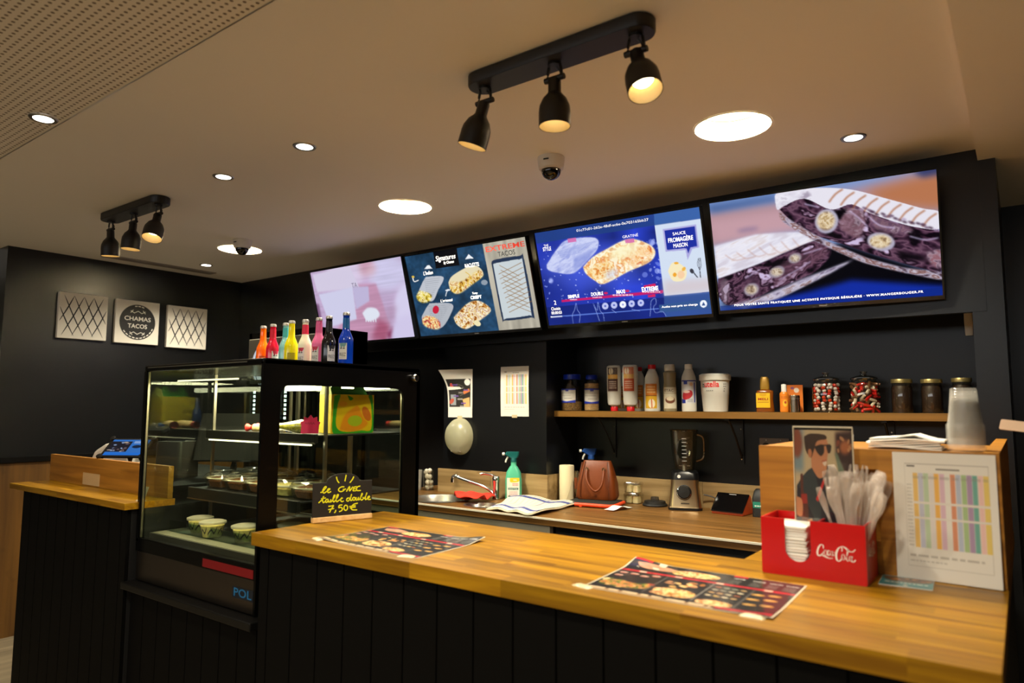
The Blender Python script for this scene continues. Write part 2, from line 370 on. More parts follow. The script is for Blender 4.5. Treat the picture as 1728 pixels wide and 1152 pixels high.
def S(name, geo, mat, label, cat, parent=None, **k):
    o = obj(name, geo, mat, parent, **k)
    return setp(o, label, cat, kind='structure')
fl = S('floor', box(-7, 2.0, -3.2, 4.4, -0.1, 0.0), floor_m, 'grey-brown plank floor beyond the counters', 'floor')

# perforated acoustic panel + plain plaster ceiling with round holes for the lamps
def perforated():
    m = bpy.data.materials.new('perforated_plaster'); m.use_nodes = True; nt = m.node_tree; L = nt.links.new; b = nt.nodes['Principled BSDF']
    b.inputs['Roughness'].default_value = 0.7; b.inputs['Specular IOR Level'].default_value = 0.25
    g = nt.nodes.new('ShaderNodeNewGeometry'); s = nt.nodes.new('ShaderNodeSeparateXYZ'); L(g.outputs['Position'], s.inputs[0]); q = []
    for ax in (0, 1):
        a = nt.nodes.new('ShaderNodeMath'); a.operation = 'DIVIDE'; a.inputs[1].default_value = 0.0235; L(s.outputs[ax], a.inputs[0])
        f = nt.nodes.new('ShaderNodeMath'); f.operation = 'FRACT'; L(a.outputs[0], f.inputs[0])
        c = nt.nodes.new('ShaderNodeMath'); c.operation = 'SUBTRACT'; c.inputs[1].default_value = 0.5; L(f.outputs[0], c.inputs[0])
        p = nt.nodes.new('ShaderNodeMath'); p.operation = 'MULTIPLY'; L(c.outputs[0], p.inputs[0]); L(c.outputs[0], p.inputs[1]); q.append(p)
    a = nt.nodes.new('ShaderNodeMath'); a.operation = 'ADD'; L(q[0].outputs[0], a.inputs[0]); L(q[1].outputs[0], a.inputs[1])
    l = nt.nodes.new('ShaderNodeMath'); l.operation = 'LESS_THAN'; l.inputs[1].default_value = 0.05; L(a.outputs[0], l.inputs[0])
    mx = nt.nodes.new('ShaderNodeMix'); mx.data_type = 'RGBA'; L(l.outputs[0], mx.inputs[0]); mx.inputs[6].default_value = (*lin('#ebe4da'), 1); mx.inputs[7].default_value = (*lin('#7d6f60'), 1)
    L(mx.outputs[2], b.inputs['Base Color']); return m
def plate_with_holes(x0, x1, y0, y1, z, holes):
    bm = bmesh.new(); es = []
    for ring in [[(x0, y0), (x1, y0), (x1, y1), (x0, y1)]]+[[(cx+r*math.cos(2*PI*k/36), cy+r*math.sin(2*PI*k/36)) for k in range(36)] for cx, cy, r in holes]:
        vs = [bm.verts.new((x, y, z)) for x, y in ring]; es += [bm.edges.new((vs[i], vs[(i+1) % len(vs)])) for i in range(len(vs))]
    bmesh.ops.triangle_fill(bm, use_beauty=True, use_dissolve=False, edges=es)
    for f in bm.faces:
        if f.normal.z > 0: f.normal_flip()
    me = bpy.data.meshes.new('plate'); bm.to_mesh(me); bm.free(); return me
BIG = [at_z(1236, 214, ZC), at_z(684, 349, ZC), at_z(405, 421, ZC)]
SMALL = [at_z(73, 200, ZC), at_z(514, 247, ZC), at_z(377, 298, ZC), at_z(348, 447, ZC), at_z(1440, 232, ZC)]
YPERF = 1.015
RB, RS = 0.140, 0.036
me = plate_with_holes(-7, -0.1, YPERF, 3.42, ZC, [(*p[:2], RB) for p in BIG]+[(*p[:2], RS) for p in SMALL[1:]]); me.materials.append(ceil_white)
ce = S('ceiling', me, None, 'smooth off-white plaster ceiling with recessed round lamps', 'ceiling')
EXTRA_FILL = [np.array([-0.45, 0.35, ZC]), np.array([-1.7, 0.2, ZC]), np.array([-3.2, -1.3, ZC]), np.array([-0.9, -1.3, ZC])]  # added out-of-view downlights: bounce for the ceiling, fill for the counter front
me = plate_with_holes(-7, -0.1, -3.2, YPERF, ZC+0.004, [(*SMALL[0][:2], RS)]+[(*p[:2], RS) for p in EXTRA_FILL]); me.materials.append(perforated())
S('ceiling_panel', me, None, 'perforated acoustic ceiling panel dotted with small dark holes', 'ceiling')
S('ceiling_slab', box(-7, -0.1, -3.2, 3.8, ZC+0.16, ZC+0.2), ceil_white, 'concrete slab above the plaster ceiling', 'ceiling')
zb = float(at_y(1650, 270.5, YB)[2])
S('ceiling_soffit', box(-0.1, 2.0, -3.2, 4.3, zb, ZC+0.2), ceil_white, 'lowered plaster soffit along the ceiling beside the black column', 'ceiling')
S('wall_bulkhead', box(XL, -0.1, YB, YB+0.04, 1.892, ZC+0.15), black_paint, 'black painted bulkhead behind the four hanging menu screens', 'wall')
S('wall_column', box(-0.149, -0.041, YB+0.002, 4.24, 0, zb), black_paint, 'narrow black column at the end of the screens', 'wall')
S('wall_pillar', box(-3.088, -2.275, YP, YN, 0, ZC), black_paint, 'black pillar above the sink with papers pinned on it', 'wall')
S('wall_back', box(XL, -0.14, YN, YN+0.12, 0, ZC), black_paint, 'black back wall behind the long wooden shelf', 'wall')
S('wall_right', box(-0.041, 2.0, 4.235, 4.35, 0, zb), black_paint, 'black wall in the passage beyond the column', 'wall')
S('wall_side', box(1.7, 1.8, -3.2, 4.235, 0, zb), black_paint, 'dark side wall of the passage', 'wall')
wl = S('wall_left', box(XL-0.16, XL, 1.64, YN+0.12, 0, ZC), black_paint, 'black side wall with three square canvases', 'wall')
S('wall_far', box(-7.0, -6.9, -3.2, 3.8, 0, ZC), M('far_wall', '#7d7a68', rough=0.8), 'grey-green wall seen past the corner of the black wall', 'wall')
for i in range(5):   # wood laminate below the rail
    y0 = 1.645+i*0.43
    blk('panel', wains, XL, XL+0.012, y0, min(y0+0.426, YN), 0.0, 1.122, wl)
S('trim_1', box(XL, XL+0.028, 1.64, YN, 1.122, 1.163), black_board, 'black dado rail above the wooden wainscot', 'rail', bevel=0.004)
S('wall_front', join(box(-6.9, 1.7, -3.3, -3.2, 0, 2.05), box(-6.9, 1.7, -3.3, -3.2, 2.56, ZC), box(-6.9, -5.6, -3.3, -3.2, 2.05, 2.56), box(0.9, 1.7, -3.3, -3.2, 2.05, 2.56)), M('front_wall', '#8a8072', rough=.7), 'shopfront wall on the dining side with a long high window', 'wall')
S('window_1', join(box(-5.6, .9, -3.27, -3.24, 2.05, 2.08), box(-5.6, .9, -3.27, -3.24, 2.53, 2.56), *[box(x-.015, x+.015, -3.27, -3.24, 2.08, 2.53) for x in (-4.0, -2.4, -.8)]), black_board, 'long high shopfront window frame on the dining side', 'window')

# air diffuser in the ceiling
v = thing('air_diffuser', 'long grey slot air diffuser in the ceiling above the canvases', 'vent', (-5.205, 2.565, ZC))
fr = M('vent_grey', '#a39a8e', rough=0.5)
obj('frame', join(box(-.052, -.04, -.40, .40, -.006, .004), box(.04, .052, -.40, .40, -.006, .004), box(-.052, .052, -.412, -.40, -.006, .004), box(-.052, .052, .40, .412, -.006, .004)), fr, v)
obj('backing', box(-.04, .04, -.4, .4, -.001, .001), M('vent_dark', '#5f564b', rough=0.7), v)
for x in (-0.018, 0.006, 0.028): obj('slat', tf(box(-.011, .011, -.4, .4, -.0012, .0012), Matrix.Translation((x, 0, -.004)) @ rotm('Y', 22)), fr, v)

# ------------------------------------------------------------------ lamps
def lamp(name, kind, energy, loc, parent, size=0.1, rot=(0, 0, 0), spot=60, blend=0.5, col=WARM):
    d = bpy.data.lights.new(name, kind); d.energy = energy; d.color = col
    if kind == 'AREA': d.shape = 'DISK'; d.size = size
    if kind == 'SPOT': d.spot_size = math.radians(spot); d.spot_blend = blend; d.shadow_soft_size = size
    o = bpy.data.objects.new(name, d); COL.objects.link(o); o.parent = parent; o.location = loc; o.rotation_euler = rot; return o
glow_warm = M('lamp_glow_warm', '#fff0d0', emit=5.0, emitcol=(1.0, 0.80, 0.50))
glow_cool = M('lamp_glow_white', '#ffffff', emit=9.0, emitcol=(1.0, 0.93, 0.82))
refl = M('reflector_white', '#f3e6c8', rough=0.45, emit=1.2, emitcol=(1.0, 0.80, 0.48))
bigL = ['large round recessed ceiling lamp near the column end of the screens', 'large round recessed ceiling lamp in front of the slate-blue menu screen', 'large round recessed ceiling lamp beside the dome camera over the dark corner']
for p, lb in zip(BIG, bigL):
    t = thing('recessed_lamp', lb, 'ceiling lamp', tuple(p), group='large recessed ceiling lamps')
    obj('reflector', lathe([(RB, 0.0), (RB-.004, .06), (RB-.012, .075)], 40, closed=False), refl, t, smooth=True)
    obj('diffuser', lathe([(RB-.008, .078), (0.0005, .078)], 40, closed=False), glow_warm, t)
    obj('rim', lathe([(RB-.001, -.001), (RB+.006, -.001), (RB+.006, -.003), (RB-.001, -.003)], 40, closed=False), M('lamp_rim', '#e9e2d2', rough=0.4), t)
    obj('diffuser_ring', lathe([(RB-.014, .0745), (RB-.006, .071), (RB-.004, .0665)], 40, closed=False), M('ring_gold', '#b98a30', rough=.4), t)
    lamp('lamp_light', 'AREA', LIGHT_BIG, (0, 0, 0.07), t, size=0.22)
smL = ['small round spotlight set into the perforated ceiling panel', 'small recessed spotlight nearest the middle of the plaster ceiling', 'small recessed spotlight over the display case, above the track lamp', 'small recessed spotlight by the slot air diffuser', 'small recessed spotlight above the chocolate crepe screen']
for i, p in enumerate(SMALL+EXTRA_FILL):
    t = thing('downlight', smL[i] if i < 5 else 'small recessed spotlight in the perforated ceiling over the dining side', 'ceiling lamp', tuple(p), group='small recessed spotlights')
    obj('rim', lathe([(RS-.002, .002), (RS-.002, -.003), (RS+.009, -.004), (RS+.012, 0.0)], 24, closed=False), steel, t, smooth=True)
    obj('bulb', lathe([(RS-.0025, -.002), (0.0005, -.0035)], 24, closed=False), glow_cool, t)
    lamp('lamp_light', 'SPOT', LIGHT_SMALL*(1 if i < 5 else (2.6, 3.4, 1.8, 7.0)[i-5]), (0, 0, -0.036), t, size=0.03, spot=120 if i < 5 else 150, blend=0.8 if i < 5 else .5, col=(1.0, 0.90, 0.70))

shade_m = M('shade_black', '#1c1916', rough=0.42, spec=0.45)
inner_m = M('shade_inner', '#b59c68', rough=0.5)
bulb_m = M('bulb_glow', '#fff4d8', emit=6.0, emitcol=(1.0, 0.84, 0.55))
def track(label, p0, p1, ymid, aims, power):
    x0, x1 = p0, p1; L_ = x1-x0
    t = thing('track_lamp', label, 'track lamp', ((x0+x1)/2, ymid, ZC), group='black three-spot track lamps')
    obj('rail', mv(rloft([(L_-.006, .094, .045, -.040), (L_, .1, .048, -.034), (L_, .1, .048, -.004), (L_-.01, .09, .044, 0.0)], 6)), shade_m, t, smooth=True)
    for i, (rx, ry) in enumerate(aims):
        x = -L_/2+0.055+i*(L_-0.11)/2
        h = obj('spot_bracket', join(lathe([(.02, -.048), (.02, -.04)], 14), tube([(-.02, 0, -.048), (-.024, 0, -.07), (-.024, 0, -.092)], .0045, 6, 3), tube([(.02, 0, -.048), (.024, 0, -.07), (.024, 0, -.092)], .0045, 6, 3),
                 tf(lathe([(.009, -.034), (.009, .034)], 10), Matrix.Translation((0, 0, -.088)) @ rotm('Y', 90)), tube([(0.004, .004, -.05), (.014, .012, -.07), (.0, .004, -.09)], .003, 5, 3)), shade_m, t, (x, 0, 0), smooth=True)
        s = obj('spot_shade', lathe([(.0, -.004), (.017, -.004), (.019, -.01), (.0195, -.045), (.024, -.052), (.036, -.066), (.0455, -.088), (.0475, -.105), (.0475, -.15), (.0458, -.15), (.0458, -.105), (.044, -.09), (.034, -.068)], 32, closed=False), shade_m, t, (x, 0, -.086), (math.radians(rx), math.radians(ry), 0), smooth=True)
        obj('shade_lining', lathe([(.0455, -.1495), (.0455, -.106), (.0435, -.09), (.030, -.08)], 28, closed=False), inner_m, s, smooth=True)
        if power:
            obj('bulb', lathe([(.0, -.116), (.026, -.115), (.030, -.110), (.022, -.082)], 20, closed=False), bulb_m, s, smooth=True)
            lamp('lamp_light', 'SPOT', LIGHT_TRACK*power, (0, 0, -.119), s, size=0.02, spot=80, blend=0.6, col=(1.0, 0.86, 0.62))
    return t
track('long black track lamp with three bell spots above the counter menus', -1.40, -0.755, 1.667, [(-3, 18), (0, 0), (-13, -17)], 1.0)
track('black track lamp with three bell spots above the till corner', -4.10, -3.46, 1.70, [(4, 3), (-2, 2), (-16, -13)], 0.22)

# ------------------------------------------------------------------ dome cameras
def dome(label, p):
    t = thing('dome_camera', label, 'security camera', tuple(p), group='ceiling dome cameras')
    obj('housing', lathe([(.0, 0), (.058, 0), (.0585, -.006), (.056, -.03), (.053, -.05), (.046, -.056), (.0, -.056)], 32), M('camera_white', '#d9d2c6', rough=0.35), t, smooth=True)
    obj('dome_glass', lathe([(.042, -.056)]+[(.042*math.cos(a), -.058-.04*math.sin(a)) for a in np.linspace(0, PI/2, 8)], 28), M('dome_black', '#0a0a0c', rough=0.05, spec=0.8), t, smooth=True)
    obj('maker_plate', tf(box(-.012, .012, -.0015, 0, -.003, .003), Matrix.Translation((.012, -.0575, -.024)) @ rotm('Z', 12)), black_pl, t)
dome('white dome camera on the plain ceiling between the track lamp and the screens', at_z(930, 266, ZC))
dome('white dome camera overlapping the glowing round lamp in the dark corner', at_z(409, 405, ZC))

# ================================================================== the counters
ZT, YF = 1.09, 1.345
sc = thing('serving_counter', 'long serving counter with butcher-block top and black plank front', 'counter', (-1.05, 1.6, 0))
def loc_staves(par, *a, **k):
    o = par.location; x0, x1, y0, y1, z0, z1 = a
    staves(par, oak, x0-o.x, x1-o.x, y0-o.y, y1-o.y, z0, z1, **k)
loc_staves(sc, -2.05, -0.05, YF, 1.925, ZT-.04, ZT)
loc_staves(sc, -0.635, -0.05, 1.925, 2.905, ZT-.04, ZT)
def boards(par, xs, y0, y1, z0, z1):
    for a, b in zip(xs[:-1], xs[1:]): blk('plank', black_board, a+.0025-par.location.x, b-.0025-par.location.x, y0-par.location.y, y1-par.location.y, z0, z1, par)
xs = [-2.03, -1.98]+[-1.98+.1219*i for i in range(1, 16)]; xs = [x for x in xs if x < -.1]+[-.06]
boards(sc, xs, 1.365, 1.38, 0.0, ZT-.04)
obj('carcass', join(box(-2.03, -.06, 1.38, 1.90, 0, ZT-.041), box(-.62, -.06, 1.90, 2.90, 0, ZT-.041)), M('carcass_black', '#070606', rough=0.7), sc, (1.05, -1.6, 0))
lc = thing('till_counter', 'low black plank till counter with wooden top by the side passage', 'counter', (-3.56, 1.6, 0))
ZL = 1.108
loc_staves(lc, -4.17, -2.93, YF, 1.55, ZL-.026, ZL, row=0.05)
boards(lc, [-4.05, -3.95]+[-3.846+.1055*i for i in range(0, 9)]+[-2.95], 1.368, 1.383, 0, ZL-.026)
obj('carcass', join(box(-4.05, -2.95, 1.383, 1.9, 0, ZL-.027)), _mats['carcass_black'], lc, (3.56, -1.6, 0))
pl = thing('case_plinth', 'black plank plinth with projecting ledge carrying the display case', 'plinth', (-2.5, 1.8, 0))
boards(pl, [-2.948+.109*i for i in range(0, 9)], 1.395, 1.41, 0, 0.77)
obj('ledge', box(-2.948, -2.052, 1.352, 2.2, 0.772, 0.799), M('ledge_black', '#0a0908', rough=.4, spec=.3), pl, (2.5, -1.8, 0), bevel=0.004)
obj('core', box(-2.945, -2.055, 1.41, 2.2, 0, 0.771), _mats['carcass_black'], pl, (2.5, -1.8, 0))
blk('riser_board', oak_panel, -4.19+3.56, -2.955+3.56, 1.53-1.6, 1.552-1.6, ZL, 1.243, lc)
blk('till_shelf', black_board, -4.05+3.56, -2.98+3.56, 1.552-1.6, 2.25-1.6, 1.13, 1.155, lc)
blk('price_card', M('card_wood', '#c9a878', rough=0.6), -3.78+3.56, -3.60+3.56, 1.527-1.6, 1.53-1.6, ZL+.005, ZL+.062, lc)
# ================================================================== menu screens
bezel = M('bezel_black', '#0b0b0c', rough=0.22, spec=0.5)
screen_on = print_mat('lit_screen', emit=1.0, rough=0.2)
glyph = M('screen_letters', '#ffffff', emit=1.0, rough=0.4); glyph_red = M('screen_letters_red', '#c8402f', emit=0.8, emitcol='#c23a2e', rough=0.4); glyph_dark = M('screen_letters_dark', '#20242c', emit=0.15, emitcol='#20242c')
TVW = 0.91; TVH = TVW*9/16; KS = TVW/0.94
def tv(label, c, yaw, tilt, art, letters):
    c = EYE+(np.array(c)-EYE)*KS
    t = thing('menu_screen', label, 'screen', tuple(c), (math.radians(tilt), 0, math.radians(yaw)), group='menu screens hung over the shelf')
    w2, h2, b = TVW/2, TVH/2, .007
    obj('casing', rloft([]) if False else join(box(-w2-b, w2+b, .004, .03, -h2-.016, h2+b), box(-.3, .3, .03, .048, -h2+.02, h2-.1)), bezel, t, bevel=0.002)
    obj('bezel', join(box(-w2-b, -w2, -.004, .004, -h2-.016, h2+b), box(w2, w2+b, -.004, .004, -h2-.016, h2+b), box(-w2, w2, -.004, .004, h2, h2+b), box(-w2, w2, -.004, .004, -h2-.016, -h2)), bezel, t)
    obj('maker_badge', box(-.016, .016, -.0052, -.004, -h2-.010, -h2-.005), M('badge_grey', '#8f8f8f', rough=0.3, metal=.8), t)
    s = art_obj('screen', art, flat_xz(TVW, TVH, 0.003), screen_on, t)
    L_ = (YB-c[1])/math.cos(math.radians(tilt))-.016; obj('wall_bracket', join(box(-.03, .03, .046, L_, -.03, .03), box(-.15, .15, .046, .052, -.1, .1)), black_metal, t)
    fr = lambda u, v: ((u-.5)*TVW, -.0008, (.5-v)*TVH)
    for mat, items in letters:
        gs = []
        for it in items:
            if isinstance(it[0], str):
                (u0, v0), (u1, v1) = art.m(*it[1]), art.m(*it[2]); gs.append(on(fr, fit_text(it[0], u0, u1, min(v0, v1), max(v0, v1), *(it[3:]))))
            else: gs.append(it)
        obj('lettering', join(*gs), mat, s, (0, 0.0028, 0))
    return t
# --- 1: pale pink photo of boxes on a board
a = Art(240, 136, '#b9a2c4', [(93, 245), (710, 130), (805, 673), (213, 722)])
a.ell(330, 260, 130, 90, '#cdbfd9', soft=6).ell(620, 250, 140, 120, '#c3bedd', soft=7).ell(480, 220, 60, 50, '#c9a7b6', soft=6).poly([(420, 160), (520, 150), (460, 250)], '#b98ca4', .7, 5)
a.poly([(400, 330), (540, 320), (640, 600), (610, 690), (250, 712), (330, 560), (420, 480)], '#b98ba8', soft=2).poly([(560, 560), (640, 590), (620, 690), (520, 690)], '#9a4a66', .8, 5)
a.grain(5, 60, .05).ell(760, 480, 95, 170, '#cdc7e4', soft=4).ell(760, 640, 110, 110, '#c8c0e0', soft=5).poly([(600, 480), (690, 470), (660, 560), (630, 620)], '#a888a5', .6, 5)
a.poly([(110, 260), (360, 200), (430, 350), (150, 380)], '#cbc3da', soft=1).poly([(160, 395), (385, 345), (420, 560), (250, 610)], '#c6c5e0', soft=1).poly([(385, 345), (490, 340), (500, 440), (415, 495)], '#b7aed0', soft=1)
a.curve([(455, 520), (490, 485), (545, 490), (570, 530), (545, 560), (490, 572)], '#d6dbe8', soft=1)
for i in range(5): a.line([(480+i*16, 550), (482+i*16, 578)], 6, '#d6dbe8')
a.poly([(140, 455), (165, 460), (200, 600), (180, 640)], '#6b4568', .8, 2).poly([(620, 660), (660, 600), (640, 690)], '#6d1030', .8, 3)
tv('pale pink food photo screen, farthest from the column', (-3.665, 3.179, 2.214), -.3, 15.4, a, [(M('screen_letters_mauve', '#77709a', emit=.35, emitcol='#77709a'), [('TA', (375, 318), (418, 345))])])
# --- 2: signature tacos on slate
a = Art(300, 170, '#20405e', [(735, 130), (1550, 0), (1660, 605), (843, 677)]); a.grain(14, 10, .28).grain(60, 40, .12)
a.poly([(930, 95), (1090, 66), (1110, 190), (950, 212)], '#0a0a10')
def wrap_taco(P, col, stripe): a.curve(P, col, soft=1); (x0, y0), (x1, y1) = P[0], P[1]
a.poly([(820, 430), (1010, 380), (1060, 400), (900, 455)], '#152b40', .6, 4)
a.curve([(880, 268), (1000, 268), (965, 355), (920, 435), (830, 395), (850, 320)], '#b9bdc6')
for i in range(9): a.line([(865+i*3, 290+i*13), (980-i*6, 275+i*14)], 2.5, '#8f939d', .8)
a.tex([(812, 400), (835, 365), (880, 372), (920, 395), (905, 435), (860, 445), (825, 430)], ['#6a5a1c', '#c9a82e', '#e8d870', '#f6f0d0', '#b8942a'], 60, 60)
a.curve([(1035, 305), (1065, 258), (1180, 195), (1245, 205), (1268, 262), (1180, 325), (1100, 380), (1050, 355)], '#dfd3ae').tex([(1045, 300), (1120, 300), (1190, 255), (1240, 225), (1270, 258), (1190, 325), (1105, 382), (1050, 360)], ['#7a4a18', '#c9922e', '#e8c860', '#f4ecc8', '#b8702a', '#f0e0a0'], 55, 55)
a.line([(1150, 235), (1180, 260), (1170, 300)], 5, '#d8b24a')
a.curve([(905, 448), (1055, 450), (1050, 520), (975, 620), (855, 565), (870, 500)], '#aeb2ba')
for i in range(9): a.line([(895+i*2, 470+i*12), (1045-i*8, 458+i*14)], 2.5, '#858a95', .8)
a.ell(947, 492, 22, 28, '#c01f3a', 10).tex([(850, 560), (880, 535), (940, 545), (978, 585), (965, 625), (900, 620), (860, 595)], ['#8a2a3a', '#d86a5a', '#e8c060', '#f4ecc8', '#c47a4a'], 60, 60)
a.curve([(1070, 545), (1160, 452), (1240, 430), (1322, 490), (1250, 560), (1160, 620), (1095, 595)], '#d9cfae').tex([(1070, 545), (1160, 452), (1240, 430), (1322, 490), (1250, 560), (1160, 620), (1095, 595)], ['#8a4a18', '#c98a3e', '#ecd9a0', '#f6efdc', '#b98a70', '#e8cf92'], 60, 60).ell(1230, 582, 26, 18, '#e8dcae', 30)
a.line([(790, 275), (800, 300), (830, 290)], 7, '#e6e6e6').ell(792, 268, 10, 8, '#d9b84a').ell(1278, 305, 22, 18, '#8b97a5')
a.poly([(870, 215), (890, 190), (905, 188), (925, 212)], '#e8ecf0').poly([(1148, 150), (1172, 115), (1190, 130), (1206, 143)], '#e8ecf0').line([(1015, 400), (1022, 372), (1030, 360)], 5, '#e8ecf0').ell(1030, 358, 18, 6, '#e8ecf0', -10)
a.poly([(1262, 35), (1550, 0), (1660, 605), (1378, 630)], '#aba596')
msk = (a.u > a.m(1320, 330)[0]).astype(float); a.grain(44, 3, .14, mask=msk)
P = [(p[0], p[1]) for p in ((1325, 175), (1350, 152), (1510, 128), (1540, 145), (1610, 515), (1590, 540), (1420, 562), (1395, 540))]; a.curve(P, '#26344d')
a.curve([(1338, 190), (1355, 176), (1515, 150), (1532, 165), (1592, 510), (1580, 525), (1425, 548), (1405, 535)], '#c3ccd0')
for i in range(9):
    x, y = 1375+i*9, 250+i*32; a.line([(x-2, y), (x+150, y-78)], 4, '#8a6238', .85); a.line([(1378+i*9, 190+i*32), (1510+i*10, 262+i*30)], 4, '#8a6238', .7)
tv('slate-blue menu screen headed EXTREME TACOS with four wraps', (-2.706, 3.213, 2.214), 1.5, 18.3, a, [
    (glyph, [('Signatures', (943, 128), (1088, 152), .3), ('By Chamas', (1000, 163), (1076, 176), .3), ("L'Indien", (860, 230), (930, 248), .2), ('RACLETTE', (1145, 181), (1245, 192)), ("L'oriental", (978, 422), (1064, 432), .2), ('Tasty', (1196, 372), (1236, 386), .2), ('CRISPY', (1184, 398), (1262, 412), 0, .01)]),
    (glyph_red, [('EXTREME', (1284, 68), (1548, 62), 0, .015)]), (glyph_dark, [('TACOS', (1366, 100), (1486, 116), 0, .008)])])
# --- 3: blue winter menu with player bar
a = Art(300, 170, '#2436a6', [(110, 310), (1500, 95), (1612, 1003), (235, 1095)]); a.grain(8, 6, .35)
a.ell(600, 600, 420, 200, '#4a5cc8', soft=14, op=.6).spots(120, 150, 380, 1190, 900, 6, ['#c9d2ff', '#8fa0f0'], .8).spots(14, 1040, 380, 1170, 700, 26, ['#a9b6f2', '#7f90e6'], .6).ell(250, 715, 18, 22, '#b9c4ff', op=.8, soft=1)
a.curve([(215, 580), (300, 450), (390, 370), (620, 355), (642, 440), (570, 530), (440, 650), (300, 645), (225, 620)], '#b3bae6').tex([(215, 580), (300, 450), (390, 370), (620, 355), (642, 440), (570, 530), (440, 650), (300, 645), (225, 620)], ['#8f9ad8', '#b3bae6', '#d0d6f2', '#b9c0ea'], 20, 60, -25, op=.8).poly([(440, 520), (640, 430), (570, 530), (440, 650)], '#8f9ad8', .8, 2)
for i in range(9): a.line([(300+i*4, 470+i*-8+i*14), (620-i*14, 380+i*12)], 5, '#8f9bd6', .6)
a.curve([(522, 600), (600, 520), (720, 450), (900, 368), (1060, 405), (1126, 475), (1080, 560), (900, 640), (700, 742), (620, 715), (545, 655)], '#e6dcc4')
a.tex([(522, 600), (600, 520), (720, 450), (900, 368), (1060, 405), (1126, 475), (1080, 560), (900, 640), (700, 742), (620, 715), (545, 655)], ['#d8a070', '#f0d0a0', '#f6ecd0', '#fbf4e0', '#f4dca0', '#e08a48', '#f6ead0'], 26, 26, sharp=1.1).tex([(850, 520), (940, 450), (1060, 420), (1120, 475), (1060, 550), (930, 590)], ['#c8502c', '#e89a50', '#f6e0b8', '#f0b878', '#fbf0dc'], 44, 44, op=.8).tex([(560, 640), (640, 570), (760, 570), (780, 640), (680, 700), (600, 690)], ['#c8642c', '#e8a850', '#f6e8c0', '#f0c878', '#d8803c'], 44, 44, op=.8).ell(860, 470, 140, 60, '#f3ebc0', -25, .8, 4).ell(760, 660, 60, 36, '#c7d0ee', -25, .6, 3)
a.poly([(388, 362), (460, 352), (465, 385), (395, 395)], '#d06aa8', .9).poly([(870, 372), (950, 362), (952, 395), (878, 402)], '#d06aa8', .9)
a.poly([(338, 878), (1195, 798), (1196, 824), (340, 896)], '#c01f68').poly([(1030, 760), (1130, 742), (1132, 765), (1034, 780)], '#d0255c').poly([(1065, 840), (1128, 834), (1130, 856), (1068, 860)], '#d0255c').ell(712, 822, 18, 10, '#d0255c').ell(893, 805, 18, 10, '#d0255c')
a.bars(410, 866, 470, 884, 1, '#f0d0e0').bars(600, 848, 680, 866, 1, '#f0d0e0').bars(770, 830, 940, 850, 1, '#f0d0e0').bars(1020, 806, 1170, 824, 1, '#f0d0e0')
a.poly([(1122, 250), (1515, 195), (1590, 815), (1205, 850)], '#ccd8ea').poly([(1195, 720), (1580, 700), (1590, 815), (1205, 850)], '#cdbfc4', .8, 5)
a.poly([(1190, 285), (1470, 245), (1496, 440), (1440, 452), (1400, 545), (1382, 462), (1215, 475)], '#a6a3d8').poly([(1203, 297), (1458, 262), (1480, 430), (1424, 440), (1406, 492), (1390, 446), (1226, 460)], '#1f2f9a')
a.curve([(1235, 640), (1270, 570), (1340, 580), (1392, 640), (1370, 715), (1280, 722)], '#efe2b8').ell(1305, 572, 20, 10, '#e9a93a').ell(1292, 670, 16, 18, '#eaa230').ell(1368, 622, 14, 20, '#e9b04a', 40).ell(1345, 670, 30, 34, '#f0c9a0')
a.line([(1440, 640), (1485, 695)], 8, '#33343e').ell(1436, 640, 16, 22, '#3c3d48', -30).line([(1505, 640), (1508, 695)], 7, '#33343e')
for dx in (-18, -8, 4, 16): a.line([(1503, 635), (1500+dx, 585), (1500+dx*.5, 530)], 3, '#3c3d48')
a.poly([(110, 310), (1500, 95), (1515, 195), (130, 400)], '#23407c', .82).poly([(1115, 150), (1500, 95), (1515, 195), (1120, 250)], '#4a77b8', .6)
a.poly([(205, 940), (1600, 830), (1612, 1003), (235, 1095)], '#15226a', .75).poly([(1200, 850), (1595, 815), (1612, 1003), (1215, 1035)], '#3f62a0', .7)
a.line([(248, 1022), (1160, 957)], 8, '#5f7fd8').line([(248, 1022), (345, 1016)], 10, '#eef2ff')
for bx, by in ((707, 932), (782, 925), (856, 920), (930, 913), (1007, 907)): a.ell(bx, by, 27, 29, '#b9c0ec'); a.ell(bx, by, 9, 8, '#4756b0')
a.ell(856, 920, 27, 29, '#eef0ff').ell(856, 920, 7, 9, '#7d88c8')
a.poly([(1160, 925), (1590, 875), (1600, 955), (1168, 990)], '#34558c').ell(1535, 918, 30, 32, '#eef4ff').poly([(1535, 900), (1520, 932), (1550, 930)], '#2b4a80')
for P in ([(440, 1085), (430, 1010), (450, 960), (462, 905), (472, 960), (495, 1000), (490, 1070)], [(660, 1060), (640, 1000), (605, 905), (640, 970), (645, 895), (665, 970), (690, 1000), (700, 1060)], [(1085, 1020), (1090, 960), (1095, 890), (1130, 870), (1135, 915), (1115, 940), (1130, 990), (1190, 980), (1220, 1020)], [(760, 960), (800, 990)], [(930, 960), (1000, 975)]): a.line(P, 5, '#8fa4e6', .8)
